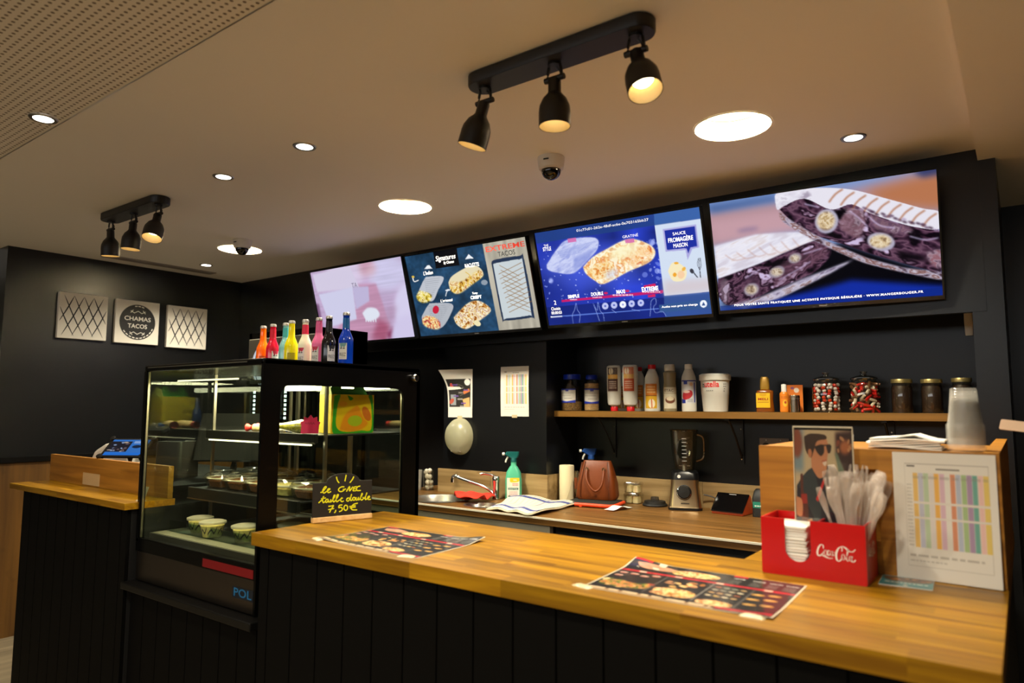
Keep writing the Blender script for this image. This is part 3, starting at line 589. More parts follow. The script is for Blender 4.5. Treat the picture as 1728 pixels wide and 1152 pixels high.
tv('blue menu screen with player bar and Audio non pris en charge', (-1.689, 3.224, 2.217), 2.9, 17.6, a, [
    (glyph, [('01c77c01-262e-48df-ac6e-0e703165bb27', (462, 280), (1072, 210)), ('SAUCE', (1274, 312), (1385, 322)), ('FROMAGÈRE', (1234, 352), (1450, 372), 0, .012), ('MAISON', (1280, 408), (1402, 428)), ('SIMPLE', (390, 838), (490, 858), 0, .02), ('DOUBLE', (586, 818), (692, 838), 0, .02), ('MAXI', (800, 798), (876, 824), 0, .02), ('EXTREME', (1014, 776), (1158, 802), 0, .02),
             ('Audio non pris en charge', (1184, 936), (1490, 936)), ('2', (272, 884), (296, 918)), ('Choisis', (250, 942), (330, 962)), ('00:00:03', (252, 978), (342, 996)), ('STYLE', (178, 432), (252, 456), 0, .02), ('THE', (186, 408), (228, 422)), ('GRATINÉ', (850, 330), (985, 340))])])
# --- 4: chocolate crepe photo
a = Art(400, 225, '#7a92c4', [(50, 280), (1250, 115), (1303, 788), (118, 865)])
a.poly([(40, 330), (700, 240), (1260, 110), (1280, 330), (900, 400), (400, 440), (60, 520)], '#a9868e', soft=9).poly([(880, 230), (1260, 130), (1285, 330), (1000, 300)], '#b0714e', soft=9).poly([(60, 370), (500, 310), (560, 430), (80, 500)], '#c29aa4', .8, 9).poly([(50, 290), (400, 240), (420, 270), (60, 335)], '#3c5a90', .8, 6).poly([(1130, 130), (1260, 110), (1262, 145), (1180, 160)], '#1c2c60', .8, 5).ell(260, 425, 60, 10, '#7a6a90', -8, .7, 4)
a.poly([(600, 560), (760, 500), (1300, 680), (1303, 760), (560, 800), (300, 860), (120, 830)], '#03030a', soft=5).poly([(600, 760), (820, 700), (1300, 735), (1303, 800), (118, 865)], '#0f2a9a', soft=5)
a.poly([(80, 512), (300, 452), (560, 440), (665, 490), (480, 545), (330, 615), (200, 675), (105, 695)], '#d6d4e2', soft=2).tex([(85, 520), (300, 455), (560, 445), (640, 485), (330, 605), (110, 685)], ['#c9c0cc', '#dcdae6', '#eceaf2', '#d8c8c4'], 10, 40, -20, op=.6)
for i in range(7): a.line([(140+i*60, 560-i*14), (190+i*60, 590-i*10), (250+i*55, 580-i*10)], 4, '#b07a66', .6, 1)
CH = ['#0c060e', '#2a1626', '#4a2e42', '#6b4a5e', '#3a2236', '#1a0c18', '#7d6078', '#c3b2d4']
LC = [(105, 692), (330, 610), (480, 545), (650, 485), (705, 560), (600, 670), (400, 750), (300, 800), (170, 835), (108, 780)]
a.curve(LC, '#281626', soft=1).tex(LC, CH, 16, 26, -25, warp=1.2)
for P, c in (([(118, 705), (150, 690), (165, 760), (150, 825), (120, 780)], '#8d7a86'), ([(240, 700), (300, 665), (330, 720), (330, 780), (260, 770)], '#4d3246'), ([(400, 640), (520, 570), (640, 520), (690, 560), (560, 650), (420, 735)], '#6a4656')): a.curve(P, c, .55, 2)
for x, y, rx, ry in ((285, 750, 42, 34), (420, 655, 44, 30), (515, 582, 36, 26)): a.ell(x, y, rx, ry, '#8f8494', -25, soft=1).tex(arc(x, y, rx*.75, ry*.75, 0, 330, 8), ['#7a6450', '#b9a48c', '#d6c8b4', '#a08a74'], 60, 60, soft=2)
for P in ([(430, 700), (520, 650), (600, 600)], [(250, 690), (330, 640)], [(560, 560), (660, 530)]): a.line(P, 5, '#d2c6ee', .8, 1)
a.poly([(165, 838), (330, 792), (560, 692), (835, 588), (700, 668), (430, 800), (250, 854)], '#a79fb6', soft=2).tex([(180, 835), (330, 795), (560, 700), (800, 605), (690, 670), (430, 796)], ['#6a5a70', '#a79fb6', '#c9c2d2', '#8a6a64'], 24, 60, -25, op=.8)
RC = [(430, 318), (540, 255), (700, 320), (800, 293), (890, 340), (1000, 380), (1140, 420), (1275, 445), (1290, 655), (1200, 645), (1060, 605), (900, 555), (760, 505), (640, 465), (520, 405)]
a.curve(RC, '#2e1a2c').tex(RC, CH, 13, 22, 22, warp=1.3)
for P, c in (([(770, 312), (860, 318), (885, 400), (850, 475), (790, 450), (745, 405)], '#7c5864'), ([(900, 345), (1000, 385), (1130, 430), (1100, 455), (940, 430)], '#6e5068'), ([(1200, 560), (1285, 545), (1290, 640), (1240, 625)], '#96626a')): a.tex(P, [c, '#8d6a78', c, '#a8909e', '#4a3040'], 20, 30, 20, soft=2, op=.85)
a.poly([(700, 330), (790, 318), (745, 385)], '#070309', soft=2).poly([(1050, 545), (1180, 575), (1230, 600), (1080, 595)], '#0a050c', soft=3).poly([(860, 470), (1030, 455), (1040, 480), (900, 500)], '#0a050c', .8, 3)
for x, y, rx, ry in ((680, 385, 62, 66), (970, 498, 74, 48)): a.ell(x, y, rx, ry, '#a9a4ba', 12, soft=1).tex(arc(x-3, y-2, rx*.78, ry*.76, 0, 330, 9), ['#8a7052', '#c9b088', '#e0d0b2', '#b09468'], 40, 40, soft=2)
for P in ([(800, 330), (850, 370), (900, 420)], [(900, 360), (960, 410), (1040, 425)], [(1120, 470), (1200, 490), (1270, 480)], [(560, 290), (640, 310)], [(1010, 380), (1060, 400)]): a.line(P, 6, '#d8ccf2', .85, 1)
BR = [(425, 325), (470, 365), (640, 470), (760, 525), (900, 585), (1100, 640), (1296, 665), (1298, 705), (1100, 665), (890, 612), (740, 548), (600, 478), (450, 385)]
a.poly(BR, '#8d8296', soft=1).tex(BR, ['#3a2228', '#8d8296', '#bdb2c0', '#7a5048', '#c9bfcc'], 24, 60, 24, op=.85)
a.curve([(402, 245), (430, 226), (600, 206), (800, 216), (1000, 270), (1180, 322), (1272, 345), (1278, 432), (1150, 422), (1010, 382), (900, 340), (810, 296), (700, 322), (560, 262), (450, 300), (415, 318)], '#dedbe6').tex([(402, 245), (430, 226), (560, 212), (600, 260), (520, 262), (450, 300), (415, 318)], ['#8a7c92', '#cfcad8', '#e6e4ee', '#6a5870'], 20, 26, op=.7)
for i in range(9): x = 700+i*62; y = 222+i*17; a.line([(x+62, y-8), (x+22, y+20), (x-10, y+62)], 9, '#a4623e', .8, 1)
for q in np.linspace(0, 1, 26): a.ell(800+q*470+random.uniform(-10, 10), 300+q*135+random.uniform(-6, 10), 14, 6, random.choice(['#5a4058', '#3a2236', '#a894b4']), 20, .8, 1)
a.poly([(118, 838), (1302, 745), (1303, 790), (118, 866)], '#0c2470', .6)
tv('large chocolate banana crepe photo screen beside the black column', (-0.715, 3.315, 2.233), 4.9, 16.6, a, [(glyph, [('POUR VOTRE SANTÉ PRATIQUEZ UNE ACTIVITÉ PHYSIQUE RÉGULIÈRE · WWW.MANGERBOUGER.FR', (193, 828), (1200, 776), 0, .004, 1.15)])])

# ================================================================== canvases on the side wall
canvas_m = M('canvas_white', '#ece6da', rough=0.75, bump=0.15, bscale=900); ink = M('ink_black', '#141416', rough=0.6)
def canvas(label, y0, y1, z0, z1, kind):
    w_, h = y1-y0, z1-z0; t = thing('wall_canvas', label, 'canvas', (XL, (y0+y1)/2, z0), group='square canvases on the black wall')
    obj('stretched_canvas', box(0.001, .03, -w_/2, w_/2, 0, h), canvas_m, t, bevel=0.003)
    fr = lambda u, v: (.0306, (u-.5)*w_, (1-v)*h)
    if kind == 'x':
        taper = lambda s: .024*math.sin(PI*min(1, max(0, s)))**.7+.002
        st = []
        for i in range(-1, 5):
            x = .1+.2*i
            for sg in (1, -1):
                p0, p1 = np.array([x if sg > 0 else 1-x, .06]), np.array([(x+.42) if sg > 0 else 1-x-.42, .94])
                lo, hi = 0.0, 1.0; d = p1-p0
                for s_ in np.linspace(0, 1, 41):
                    q = p0+d*s_
                    if q[0] < .02 or q[0] > .98:
                        if s_ < .5: lo = max(lo, s_+.025)
                        else: hi = min(hi, s_-.025)
                if hi-lo > .25: a_, b_ = p0+d*lo, p0+d*hi; st.append(([tuple(a_), tuple((a_+b_)/2+np.array([-.012*sg, 0])), tuple(b_)], taper))
        obj('ink_strokes', ribbon(st, .02, fr, 8), ink, t)
    else:
        disc = [(.5, .5)]+arc(.5, .5, .41, .41, 0, 360, 48)[:-1]
        obj('round_badge', ([fr(x, y) for x, y in disc], [(0, i, i % 48+1) for i in range(1, 49)]), ink, t)
        fr2 = lambda u, v: (.0312, (u-.5)*w_, (1-v)*h)
        zz = lambda y, s: [[(.33+i*.085, y+(0.05 if i % 2 else 0)*s) for i in range(5)], [(.33, y+.05*s), (.39, y-.02*s)], [(.67, y+.05*s), (.61, y-.02*s)]]
        bw = M('badge_white', '#eeeae2', rough=0.6)
        obj('badge_word', on(fr2, fit_text('CHAMAS', .2, .8, .37, .47, 0, .012)), bw, t); obj('badge_word', on(fr2, fit_text('TACOS', .28, .72, .54, .64, 0, .012)), bw, t)
        for st in zz(.24, 1)+zz(.78, -1): obj('badge_stroke', ribbon([st], .014, fr2, 1), bw, t)
        obj('ring_print', ribbon([arc(.5, .5, .372, .372, a_, a_+9, 3) for a_ in list(range(20, 150, 13))+[258, 270, 282]], .022, fr2, 1), bw, t, kind='stuff')
wy = lambda px, py: float(at_x(px, py, XL)[1])
canvas('white canvas with thin black crossing strokes, nearest the wall corner edge', 1.952, 2.274, 1.972, 2.296, 'x')
canvas('white canvas with round black CHAMAS TACOS badge', 2.329, 2.652, 1.968, 2.295, 'badge')
canvas('white canvas with black crossing strokes, nearest the display case', 2.717, 3.043, 1.96, 2.294, 'x')
# ================================================================== refrigerated display case
CX0, CX1, CY0, CY1, CZ0, CZ1 = -2.94, -2.10, 1.40, 2.17, 0.80, 1.667
dc = thing('display_case', 'black framed refrigerated glass display case between the two counters', 'display case', ((CX0+CX1)/2, (CY0+CY1)/2, CZ0))
_o = (-(CX0+CX1)/2, -(CY0+CY1)/2, -CZ0)
gloss_black = M('gloss_black', '#050505', rough=0.25, spec=0.18); case_glass = glass_mat('case_glass', '#eef4ee', 0.035); alu = M('aluminium_trim', '#b9b3a4', rough=0.3, metal=1)
dk_steel = M('dark_steel', '#6a625c', rough=0.3, metal=1)
obj('base_cabinet', box(CX0+.01, CX1-.012, CY0+.01, CY1, CZ0, 0.955), gloss_black, dc, _o)
obj('front_panel', box(CX0+.012, CX1-.012, CY0+.002, CY0+.01, CZ0+.004, 0.915), dk_steel, dc, _o)
fp = obj('sill', box(CX0, CX1-.012, CY0, CY0+.03, 0.915, 0.968), gloss_black, dc, _o, bevel=0.003)
obj('red_sticker', box(-2.43, -2.115, CY0-.0015, CY0, 0.921, 0.950), M('sticker_red', '#6e0a10', rough=0.4), fp)
bd = obj('maker_label', box(-2.235, -2.11, CY0, CY0+.002, 0.845, 0.882), M('label_blue_black', '#10161f', rough=0.4), dc, _o)
obj('label_lettering', on(lambda x, y: (x, CY0-.0006, y), ([(x, 1.727-y) for x, y in fit_text('POL', -2.225, -2.12, .848, .876, 0, .01)[0]], fit_text('POL', -2.225, -2.12, .848, .876, 0, .01)[1])), M('label_cyan', '#1c5f8c', rough=0.4), bd)
obj('roof', box(CX0, CX1, CY0, CY1, 1.642, CZ1), gloss_black, dc, _o, bevel=0.006)
obj('front_edge_trim', box(CX0+.03, CX1-.1, CY0-.002, CY0+.004, 1.655, 1.659), alu, dc, _o)
for x, y, wx, wy_ in ((CX0, CY0, .02, .02), (CX0, CY1-.02, .02, .02), (CX1-.02, CY1-.02, .02, .02)): obj('post', box(x, x+wx, y, y+wy_, 0.955, 1.642), gloss_black, dc, _o)
obj('inner_trim', box(CX0+.021, CX0+.029, CY0+.004, CY0+.012, 0.97, 1.64), alu, dc, _o)
obj('front_glass', box(CX0+.02, CX1-.012, CY0+.004, CY0+.0045, 0.968, 1.642), case_glass, dc, _o)
obj('side_glass', box(CX0+.006, CX0+.0065, CY0+.02, CY1-.02, 0.955, 1.642), case_glass, dc, _o, label='clear pane towards the till')
# side frame facing the serving counter with a rounded window
hole = [(1.472, .93), (1.472, 1.535)]+[(1.512-.04*math.cos(a), 1.535+.04*math.sin(a)) for a in np.linspace(0, PI/2, 7)][1:]+[(2.032+.04*math.sin(a), 1.535+.04*math.cos(a)) for a in np.linspace(0, PI/2, 7)]+[(2.072, .93)]
outer = [(CY0, .80), (CY0, 1.655), (CY0+.012, CZ1), (CY1-.012, CZ1), (CY1, 1.655), (CY1, .80)]
bm = bmesh.new(); es = []
for ring in (outer, hole):
    vs = [bm.verts.new((CX1, y, z)) for y, z in ring]; es += [bm.edges.new((vs[i], vs[(i+1) % len(vs)])) for i in range(len(vs))]
bmesh.ops.triangle_fill(bm, use_beauty=True, edges=es); r = bmesh.ops.extrude_face_region(bm, geom=list(bm.faces))
bmesh.ops.translate(bm, verts=[v for v in r['geom'] if isinstance(v, bmesh.types.BMVert)], vec=(-.012, 0, 0)); bmesh.ops.recalc_face_normals(bm, faces=bm.faces)
me = bpy.data.meshes.new('side_frame'); bm.to_mesh(me); bm.free(); me.materials.append(gloss_black)
obj('side_frame', me, None, dc, _o, label='wide glossy black side panel with rounded window')
obj('side_window', box(CX1-.008, CX1-.0075, 1.46, 2.085, .92, 1.59), case_glass, dc, _o)
kb = at_x(697, 638, CX1)
obj('round_lock', tf(lathe([(.012, 0), (.016, .002), (.016, .02), (.013, .024), (.0, .024)], 24), Matrix.Translation((CX1, kb[1], kb[2])) @ rotm('Y', 90)), chrome, dc, _o, smooth=True)
for k, (y0, xa, xb) in enumerate(((2.135, CX0+.02, -2.5), (2.15, -2.54, CX1-.02))):
    f = obj('sliding_door', join(box(xa, xa+.022, y0, y0+.012, .96, 1.64), box(xb-.022, xb, y0, y0+.012, .96, 1.64), box(xa, xb, y0, y0+.012, .96, .985), box(xa, xb, y0, y0+.012, 1.615, 1.64)), alu, dc, _o)
    obj('door_glass', box(xa+.02, xb-.02, y0+.005, y0+.0055, .98, 1.62), case_glass, f)
for y in (1.70, 2.1): 
    for x in (CX0+.03, CX1-.035): obj('shelf_upright', box(x-.005, x+.005, y-.006, y+.006, .96, 1.64), alu, dc, _o)
shelf_black = M('shelf_black', '#191816', rough=0.35)
def case_shelf(y0, z, bar):
    s = obj('case_shelf', join(box(CX0+.04, CX1-.045, y0, 2.12, z-.008, z), box(CX0+.04, CX1-.045, y0-.012, y0+.004, z-bar, z+.004)), shelf_black, dc, _o, bevel=0.002)
    obj('shelf_lip', box(CX0+.04, CX1-.045, y0-.014, y0-.010, z-bar-.004, z-bar), alu, s)
ZU, ZM, ZD = 1.392, 1.152, 0.984
case_shelf(1.67, ZU, .030); case_shelf(1.60, ZM, .040)
dk = obj('cold_deck', box(CX0+.03, CX1-.03, CY0+.04, 2.12, .958, ZD), M('deck_grey', '#3f3b32', rough=0.45, metal=.3), dc, _o)
for i in range(6): obj('grille_slat', box(CX0+.05, CX1-.05, CY0+.045+i*.009, CY0+.050+i*.009, ZD, ZD+.003), M('grille_light', '#8f886f', rough=0.45), dk)
obj('glass_lip', join(box(CX0+.06, CX1-.04, CY0+.105, CY0+.109, ZD, ZD+.045)), glass_mat('green_glass', '#dcefe6', 0.08), dc, _o)
led = M('case_led', '#fff6da', emit=12.0, emitcol=(1.0, 0.90, 0.62))
obj('led_or_reflection', box(CX0+.07, CX1-.07, 2.035, 2.06, 1.574, 1.598), led, dc, _o)
obj('led_or_reflection', box(CX0+.08, -2.42, 1.50, 1.508, 1.602, 1.608), M('reflection_glow', '#fff6da', emit=2.0, emitcol=(1.0, 0.88, 0.58)), dc, _o)  # glowing line standing in for a reflection at the case front, no tube there
obj('led_or_reflection', box(CX0+.07, CX1-.07, 1.655, 1.665, ZU-.040, ZU-.034), M('case_led_soft', '#fff6da', emit=3.0, emitcol=(1.0, 0.88, 0.58)), dc, _o)
lamp('lamp_light', 'AREA', 17.0, (_o[0]+(CX0+CX1)/2, _o[1]+1.76, _o[2]+1.61), dc, size=0.5, col=(1.0, .86, .55))

# ------------------------------------------------------------------ what is in the case
clear_pl = glass_mat('clear_plastic', '#f4f2ea', 0.16, 0.12); cream = M('cream_food', '#f0da88', rough=0.6, var=.25, bscale=90); brown_food = M('brown_food', '#7a4a1c', rough=0.6, var=.5, bscale=120)
choc = M('dark_choc', '#2a150c', rough=0.4)
def clam(label, x, y, rz):
    t = thing('dessert_box', label, 'dessert box', (x, y, ZM+.001), rz, 'clear dessert boxes on the middle case shelf')
    t.scale = (1.08, 1.08, 1.25)
    obj('tray', rloft([(.105, .085, .02, 0.0), (.125, .105, .022, .028), (.135, .115, .024, .03)]), clear_pl, t, smooth=True)
    obj('dessert', rloft([(.09, .07, .02, .003), (.105, .085, .02, .022), (.09, .07, .02, .032), (.05, .04, .015, .038)]), brown_food if random.random() < .6 else cream, t, smooth=True)
    obj('lid', rloft([(.137, .117, .024, .031), (.137, .117, .024, .034), (.118, .098, .02, .046), (.075, .06, .018, .060)]), clear_pl, t, smooth=True)
    obj('lid_rim', join(*[tube([(x_*.068, y_*.058, .033) for x_, y_ in arc(0, 0, 1, 1, 0, 360, 20)], .0026, 5, 1, False)]), M('rim_bright', '#f4ecd2', rough=0.2, spec=.8), t, smooth=True)
for i in range(5):
    clam(['clear dessert box at the till end of the front row', 'second clear dessert box of the front row from the till end', 'middle clear dessert box of the front row', 'fourth clear dessert box of the front row from the till end', 'front-row clear dessert box behind the chalkboard sign'][i], -2.80+i*.15, 1.69, .1*math.sin(i*3))
for i in range(5):
    clam(['clear dessert box at the till end of the rear row', 'second clear dessert box of the rear row from the till end', 'middle clear dessert box of the rear row', 'fourth clear dessert box of the rear row from the till end', 'rear-row clear dessert box next to the case side window'][i], -2.80+i*.15, 1.84+.02*(i % 2), .1*math.cos(i*2))
def tub(label, x, y, fill):
    t = thing('dessert_tub', label, 'dessert tub', (x, y, ZD+.003), 0, 'cling-wrapped dessert tubs on the case floor')
    obj('tub_wall', lathe([(.036, 0), (.048, .052), (.050, .056), (.048, .056), (.0, .05)], 24), clear_pl, t, smooth=True)
    b = obj('dessert', lathe([(.0, .002), (.034, .002), (.045, .046), (.0, .05)], 24), cream, t, smooth=True)
    obj('chocolate_drizzle', ribbon([[(k*.9+.1*math.sin(k*7), .012), (k*.9+.25, .03), (k*.9+.5, .016), (k*.9+.75, .04)] for k in range(7)], .009, lambda p, q: ((.0365+q*.2)*math.cos(p), (.0365+q*.2)*math.sin(p), q+.003), 4), choc, b)
    obj('cling_film', lathe([(.051, .052), (.0515, .060), (.04, .064), (.02, .061), (.0, .063)], 24, closed=False), frost_mat('cling_film', '#f0e8d4', .55, .15, .2), t, smooth=True)
for lb, (x, y) in zip(('wrapped cream dessert tub nearest the till on the case floor', 'wrapped cream dessert tub in the middle of the case floor row', 'larger wrapped chocolate dessert tub nearest the counter corner', 'wrapped cream dessert tub seen through the case side window'), ((-2.74, 1.56), (-2.605, 1.535), (-2.42, 1.56), (-2.30, 1.68))): tub(lb, x, y, 0)

# gable meal box (plain colour shapes only)
art = Art(90, 70, '#e9b90e'); art.curve([(.06, .04), (.2, .02), (.14, .3), (.12, .8), (.3, .95), (.7, .93), (.94, .9), (.93, .3), (.86, .03), (.95, .02), (.99, .5), (.97, .99), (.4, .995), (.06, .99), (.04, .5)], '#2f9a22').curve([(.2, .9), (.3, .55), (.5, .35), (.62, .3), (.75, .6), (.86, .75), (.7, .9), (.45, .95)], '#e98a12', soft=1).curve([(.36, .02), (.5, .1), (.42, .16)], '#2f9a22').ell(.27, .25, .1, .07, '#f0a020').ell(.55, .68, .17, .14, '#a9b41e').ell(.82, .5, .09, .2, '#d2681c', -20)
gb = at_x(600, 729, -2.19)
mb = thing('meal_box', 'yellow and green cardboard gable meal box on the upper case shelf', 'box', (-2.235, 1.885, ZU+.001), math.radians(-9))
card_y = M('card_olive', '#a99a1c', rough=0.55)
obj('carton', box(-.05, .045, -.098, .098, 0, .155), card_y, mb, bevel=.002)
art_obj('printed_face', art, lambda u, v: (.0456+0*u, (u-.5)*.196, (1-v)*.155), print_mat('glossy_print', rough=.35), mb)
gable = [(-.098, .155), (.098, .155), (.075, .205), (-.06, .212), (-.085, .2)]
obj('gable_handle', join(prism([(-.095, 0), (.095, 0), (.062, .052), (.03, .056), (.03, .025), (-.03, .025), (-.03, .056), (-.062, .052)], .004, 'X')), M('card_green', '#2a7d1e', rough=.5), mb, (-.002, 0, .155))
obj('gable_side', prism([(-.05, 0), (.045, 0), (.03, .035), (-.002, .052), (-.035, .035)], .003, 'Y'), M('card_pale', '#8f9a4a', rough=.55), mb, (0, -.0985, .155))
# pink star price tag, wrapped sweets
st = thing('price_star', 'pink star-edged price tag leaning on the upper case shelf', 'price tag', (-2.20, 1.675, ZU+.005), math.radians(35))
P = [(-.034, 0), (.034, 0)]+[((.040 if i % 2 else .032)*math.cos(math.radians(a))*1.05, .03+(.042 if i % 2 else .030)*math.sin(math.radians(a))) for i, a in enumerate(range(0, 181, 18))]
obj('tag_card', prism(P, .0015, 'Y'), M('fluo_pink', '#e8265e', rough=.6), st, rot=(-.15, 0, 0))
obj('tag_scribble', ribbon([[(-.02+i*.01, .035), (-.017+i*.01, .042), (-.012+i*.01, .034)] for i in range(4)], .0015, lambda x, y: (x, -.0006, y)), M('scribble', '#7a1030'), st, rot=(-.15, 0, 0))
cone = thing('sweet_cone', 'clear cellophane cone of yellow-green sweets on the upper case shelf', 'sweets', (-2.33, 1.70, ZU+.028), (0, math.radians(90), math.radians(20)))
obj('sweets_fill', lathe([(.003, -.09), (.012, -.05), (.026, .02), (.027, .045), (.0, .06)], 16), M('sweet_mix', '#b9b23a', rough=.4, var=.6, bscale=140), cone, smooth=True)
obj('cellophane', lathe([(.004, -.1), (.014, -.05), (.0285, .03), (.024, .07), (.018, .09)], 16, closed=False), clear_pl, cone, smooth=True)
for lb, x, y, rz in (('cream rolled wafer lying on top at the till end of the upper case shelf', -2.50, 1.74, .35), ('cream rolled wafer lying behind another on the upper case shelf', -2.54, 1.80, .2)):
    t = thing('rolled_wafer', lb, 'wafer roll', (x, y, ZU+.019), (0, 0, rz), 'wafer rolls on the upper case shelf')
    obj('wafer', tf(lathe([(.0, -.11), (.016, -.11), (.018, -.05), (.0185, .05), (.016, .11), (.0, .11)], 18), rotm('Y', 90)), M('wafer_cream', '#dcc28a', rough=.6, var=.3, bscale=60), t, smooth=True)
    obj('wrapper_end', tf(lathe([(.016, -.112), (.008, -.125), (.017, -.145), (.0, -.13)], 14), rotm('Y', 90)), M('wrapper_red', '#c9332e', rough=.4), t, smooth=True)
for lb, x, y, c in (('silver wrapped sweet beside the wafer rolls', -2.42, 1.70, '#b9b6ae'), ('blue wrapped sweet between wafer rolls and cellophane cone', -2.40, 1.74, '#2f62b4'), ('striped wrapped sweet behind the cellophane cone', -2.37, 1.82, '#8d86a8')):
    t = thing('wrapped_sweet', lb, 'sweet', (x, y, ZU+.013), random.uniform(0, 3), 'wrapped sweets on the upper case shelf')
    obj('sweet', tf(lathe([(.0, -.018), (.009, -.014), (.0125, 0), (.009, .014), (.0, .018)], 12), rotm('Y', 90)), M('sweet_'+c, c, rough=.25, spec=.7), t, smooth=True)
    obj('twist', tf(lathe([(.003, -.016), (.010, -.03), (.0, -.02)], 8), rotm('Y', 90)), M('sweet_'+c, c), t, smooth=True)
t = thing('blue_bottle', 'dark blue bottle standing beside the gable meal box', 'bottle', (-2.36, 1.95, ZU+.001))
obj('bottle_body', lathe([(.0, 0), (.022, 0), (.024, .004), (.024, .075), (.012, .1), (.010, .13), (.0, .13)], 20), M('navy', '#16305e', rough=.2), t, smooth=True)
obj('cap', lathe([(.012, .13), (.012, .15), (.0, .15)], 16), M('silver_cap', '#9a9aa0', rough=.3, metal=1), t, smooth=True)

# ================================================================== soda bottles on the case
SB = [('orange', 445, 548, '#ff6a0a', None, 0), ('red', 461.5, 545, '#c4102c', '#c4102c', 28), ('teal', 483, 543, '#78b0b0', '#3aa0a4', 20), ('yellow', 493, 539, '#e3d20c', None, 0), ('milky white', 516, 537, '#e6e2c0', '#d02848', -38), ('pink', 539, 534, '#e06a98', '#d85a90', -34), ('black', 556, 531, '#111012', '#161617', 26), ('deep blue', 585, 525, '#0a3ab0', '#1a6ab8', -26)]
cap_m = M('crown_cap', '#d9d5cc', rough=.3, metal=.6)
prof = [(.0, 0), (.026, 0), (.029, .003), (.0298, .012), (.0298, .098), (.0285, .108), (.0225, .124), (.0165, .138), (.0145, .15), (.0128, .198), (.0132, .2), (.0132, .206), (.012, .207), (.0, .207)]
for nm, px, py, colr, neck, da in SB:
    p = at_z(px, py, 1.889); fa = math.degrees(math.atan2(-p[1], -p[0]))
    extra = {'orange': 'nearest the corner', 'teal': 'half hidden behind the yellow one'}.get(nm, 'in the row')
    t = thing('soda_bottle', f'{nm} long-neck soda bottle {extra} on top of the display case', 'bottle', (p[0], p[1], CZ1+.001), math.radians(fa+da), 'soda bottles on the display case')
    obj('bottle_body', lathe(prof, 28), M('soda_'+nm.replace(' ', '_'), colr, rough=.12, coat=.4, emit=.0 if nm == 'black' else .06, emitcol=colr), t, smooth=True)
    obj('crown_cap', lathe([(.0143, .203), (.0148, .206), (.0135, .214), (.011, .216), (.0, .2165)], 24), cap_m, t, smooth=True)
    if neck:
        obj('neck_label', lathe([(.0148, .146), (.0134, .192)], 24, closed=False), M('neck_'+nm.replace(' ', '_'), neck, rough=.4), t, smooth=True)
        la = Art(40, 60, '#dcd8d0'); la.curve([(.1, .0), (.9, .0), (.7, .28), (.5, .2), (.35, .36)], {'teal': '#3f9a98', 'black': '#151515', 'deep blue': '#6f9a9a'}.get(nm, '#c22a45')).rect(.2, .3, .44, .36, '#2a2024').rect(.54, .3, .78, .36, '#2a2024').rect(.1, .88, .9, .93, '#b9b4b0')
        lb = art_obj('front_label', la, wrap(.0302, .066, .022, -34, 34), print_mat('label_print', rough=.45), t)
        obj('label_lettering', on(lambda u, v: (.0305*math.cos(math.radians(-30+60*u)), .0305*math.sin(math.radians(-30+60*u)), .022+(1-v)*.066), fit_text('FREEZ', .06, .94, .6, .82)), ink, lb)
    else:
        la = Art(20, 20, {'orange': '#d85505', 'yellow': '#b5a408'}[nm]); la.bars(.05, .05, .95, .95, 5, {'orange': '#b04404', 'yellow': '#8d7f05'}[nm])
        art_obj('back_print', la, wrap(.0301, .04, .03, -32, 32), print_mat('label_print', rough=.45), t)
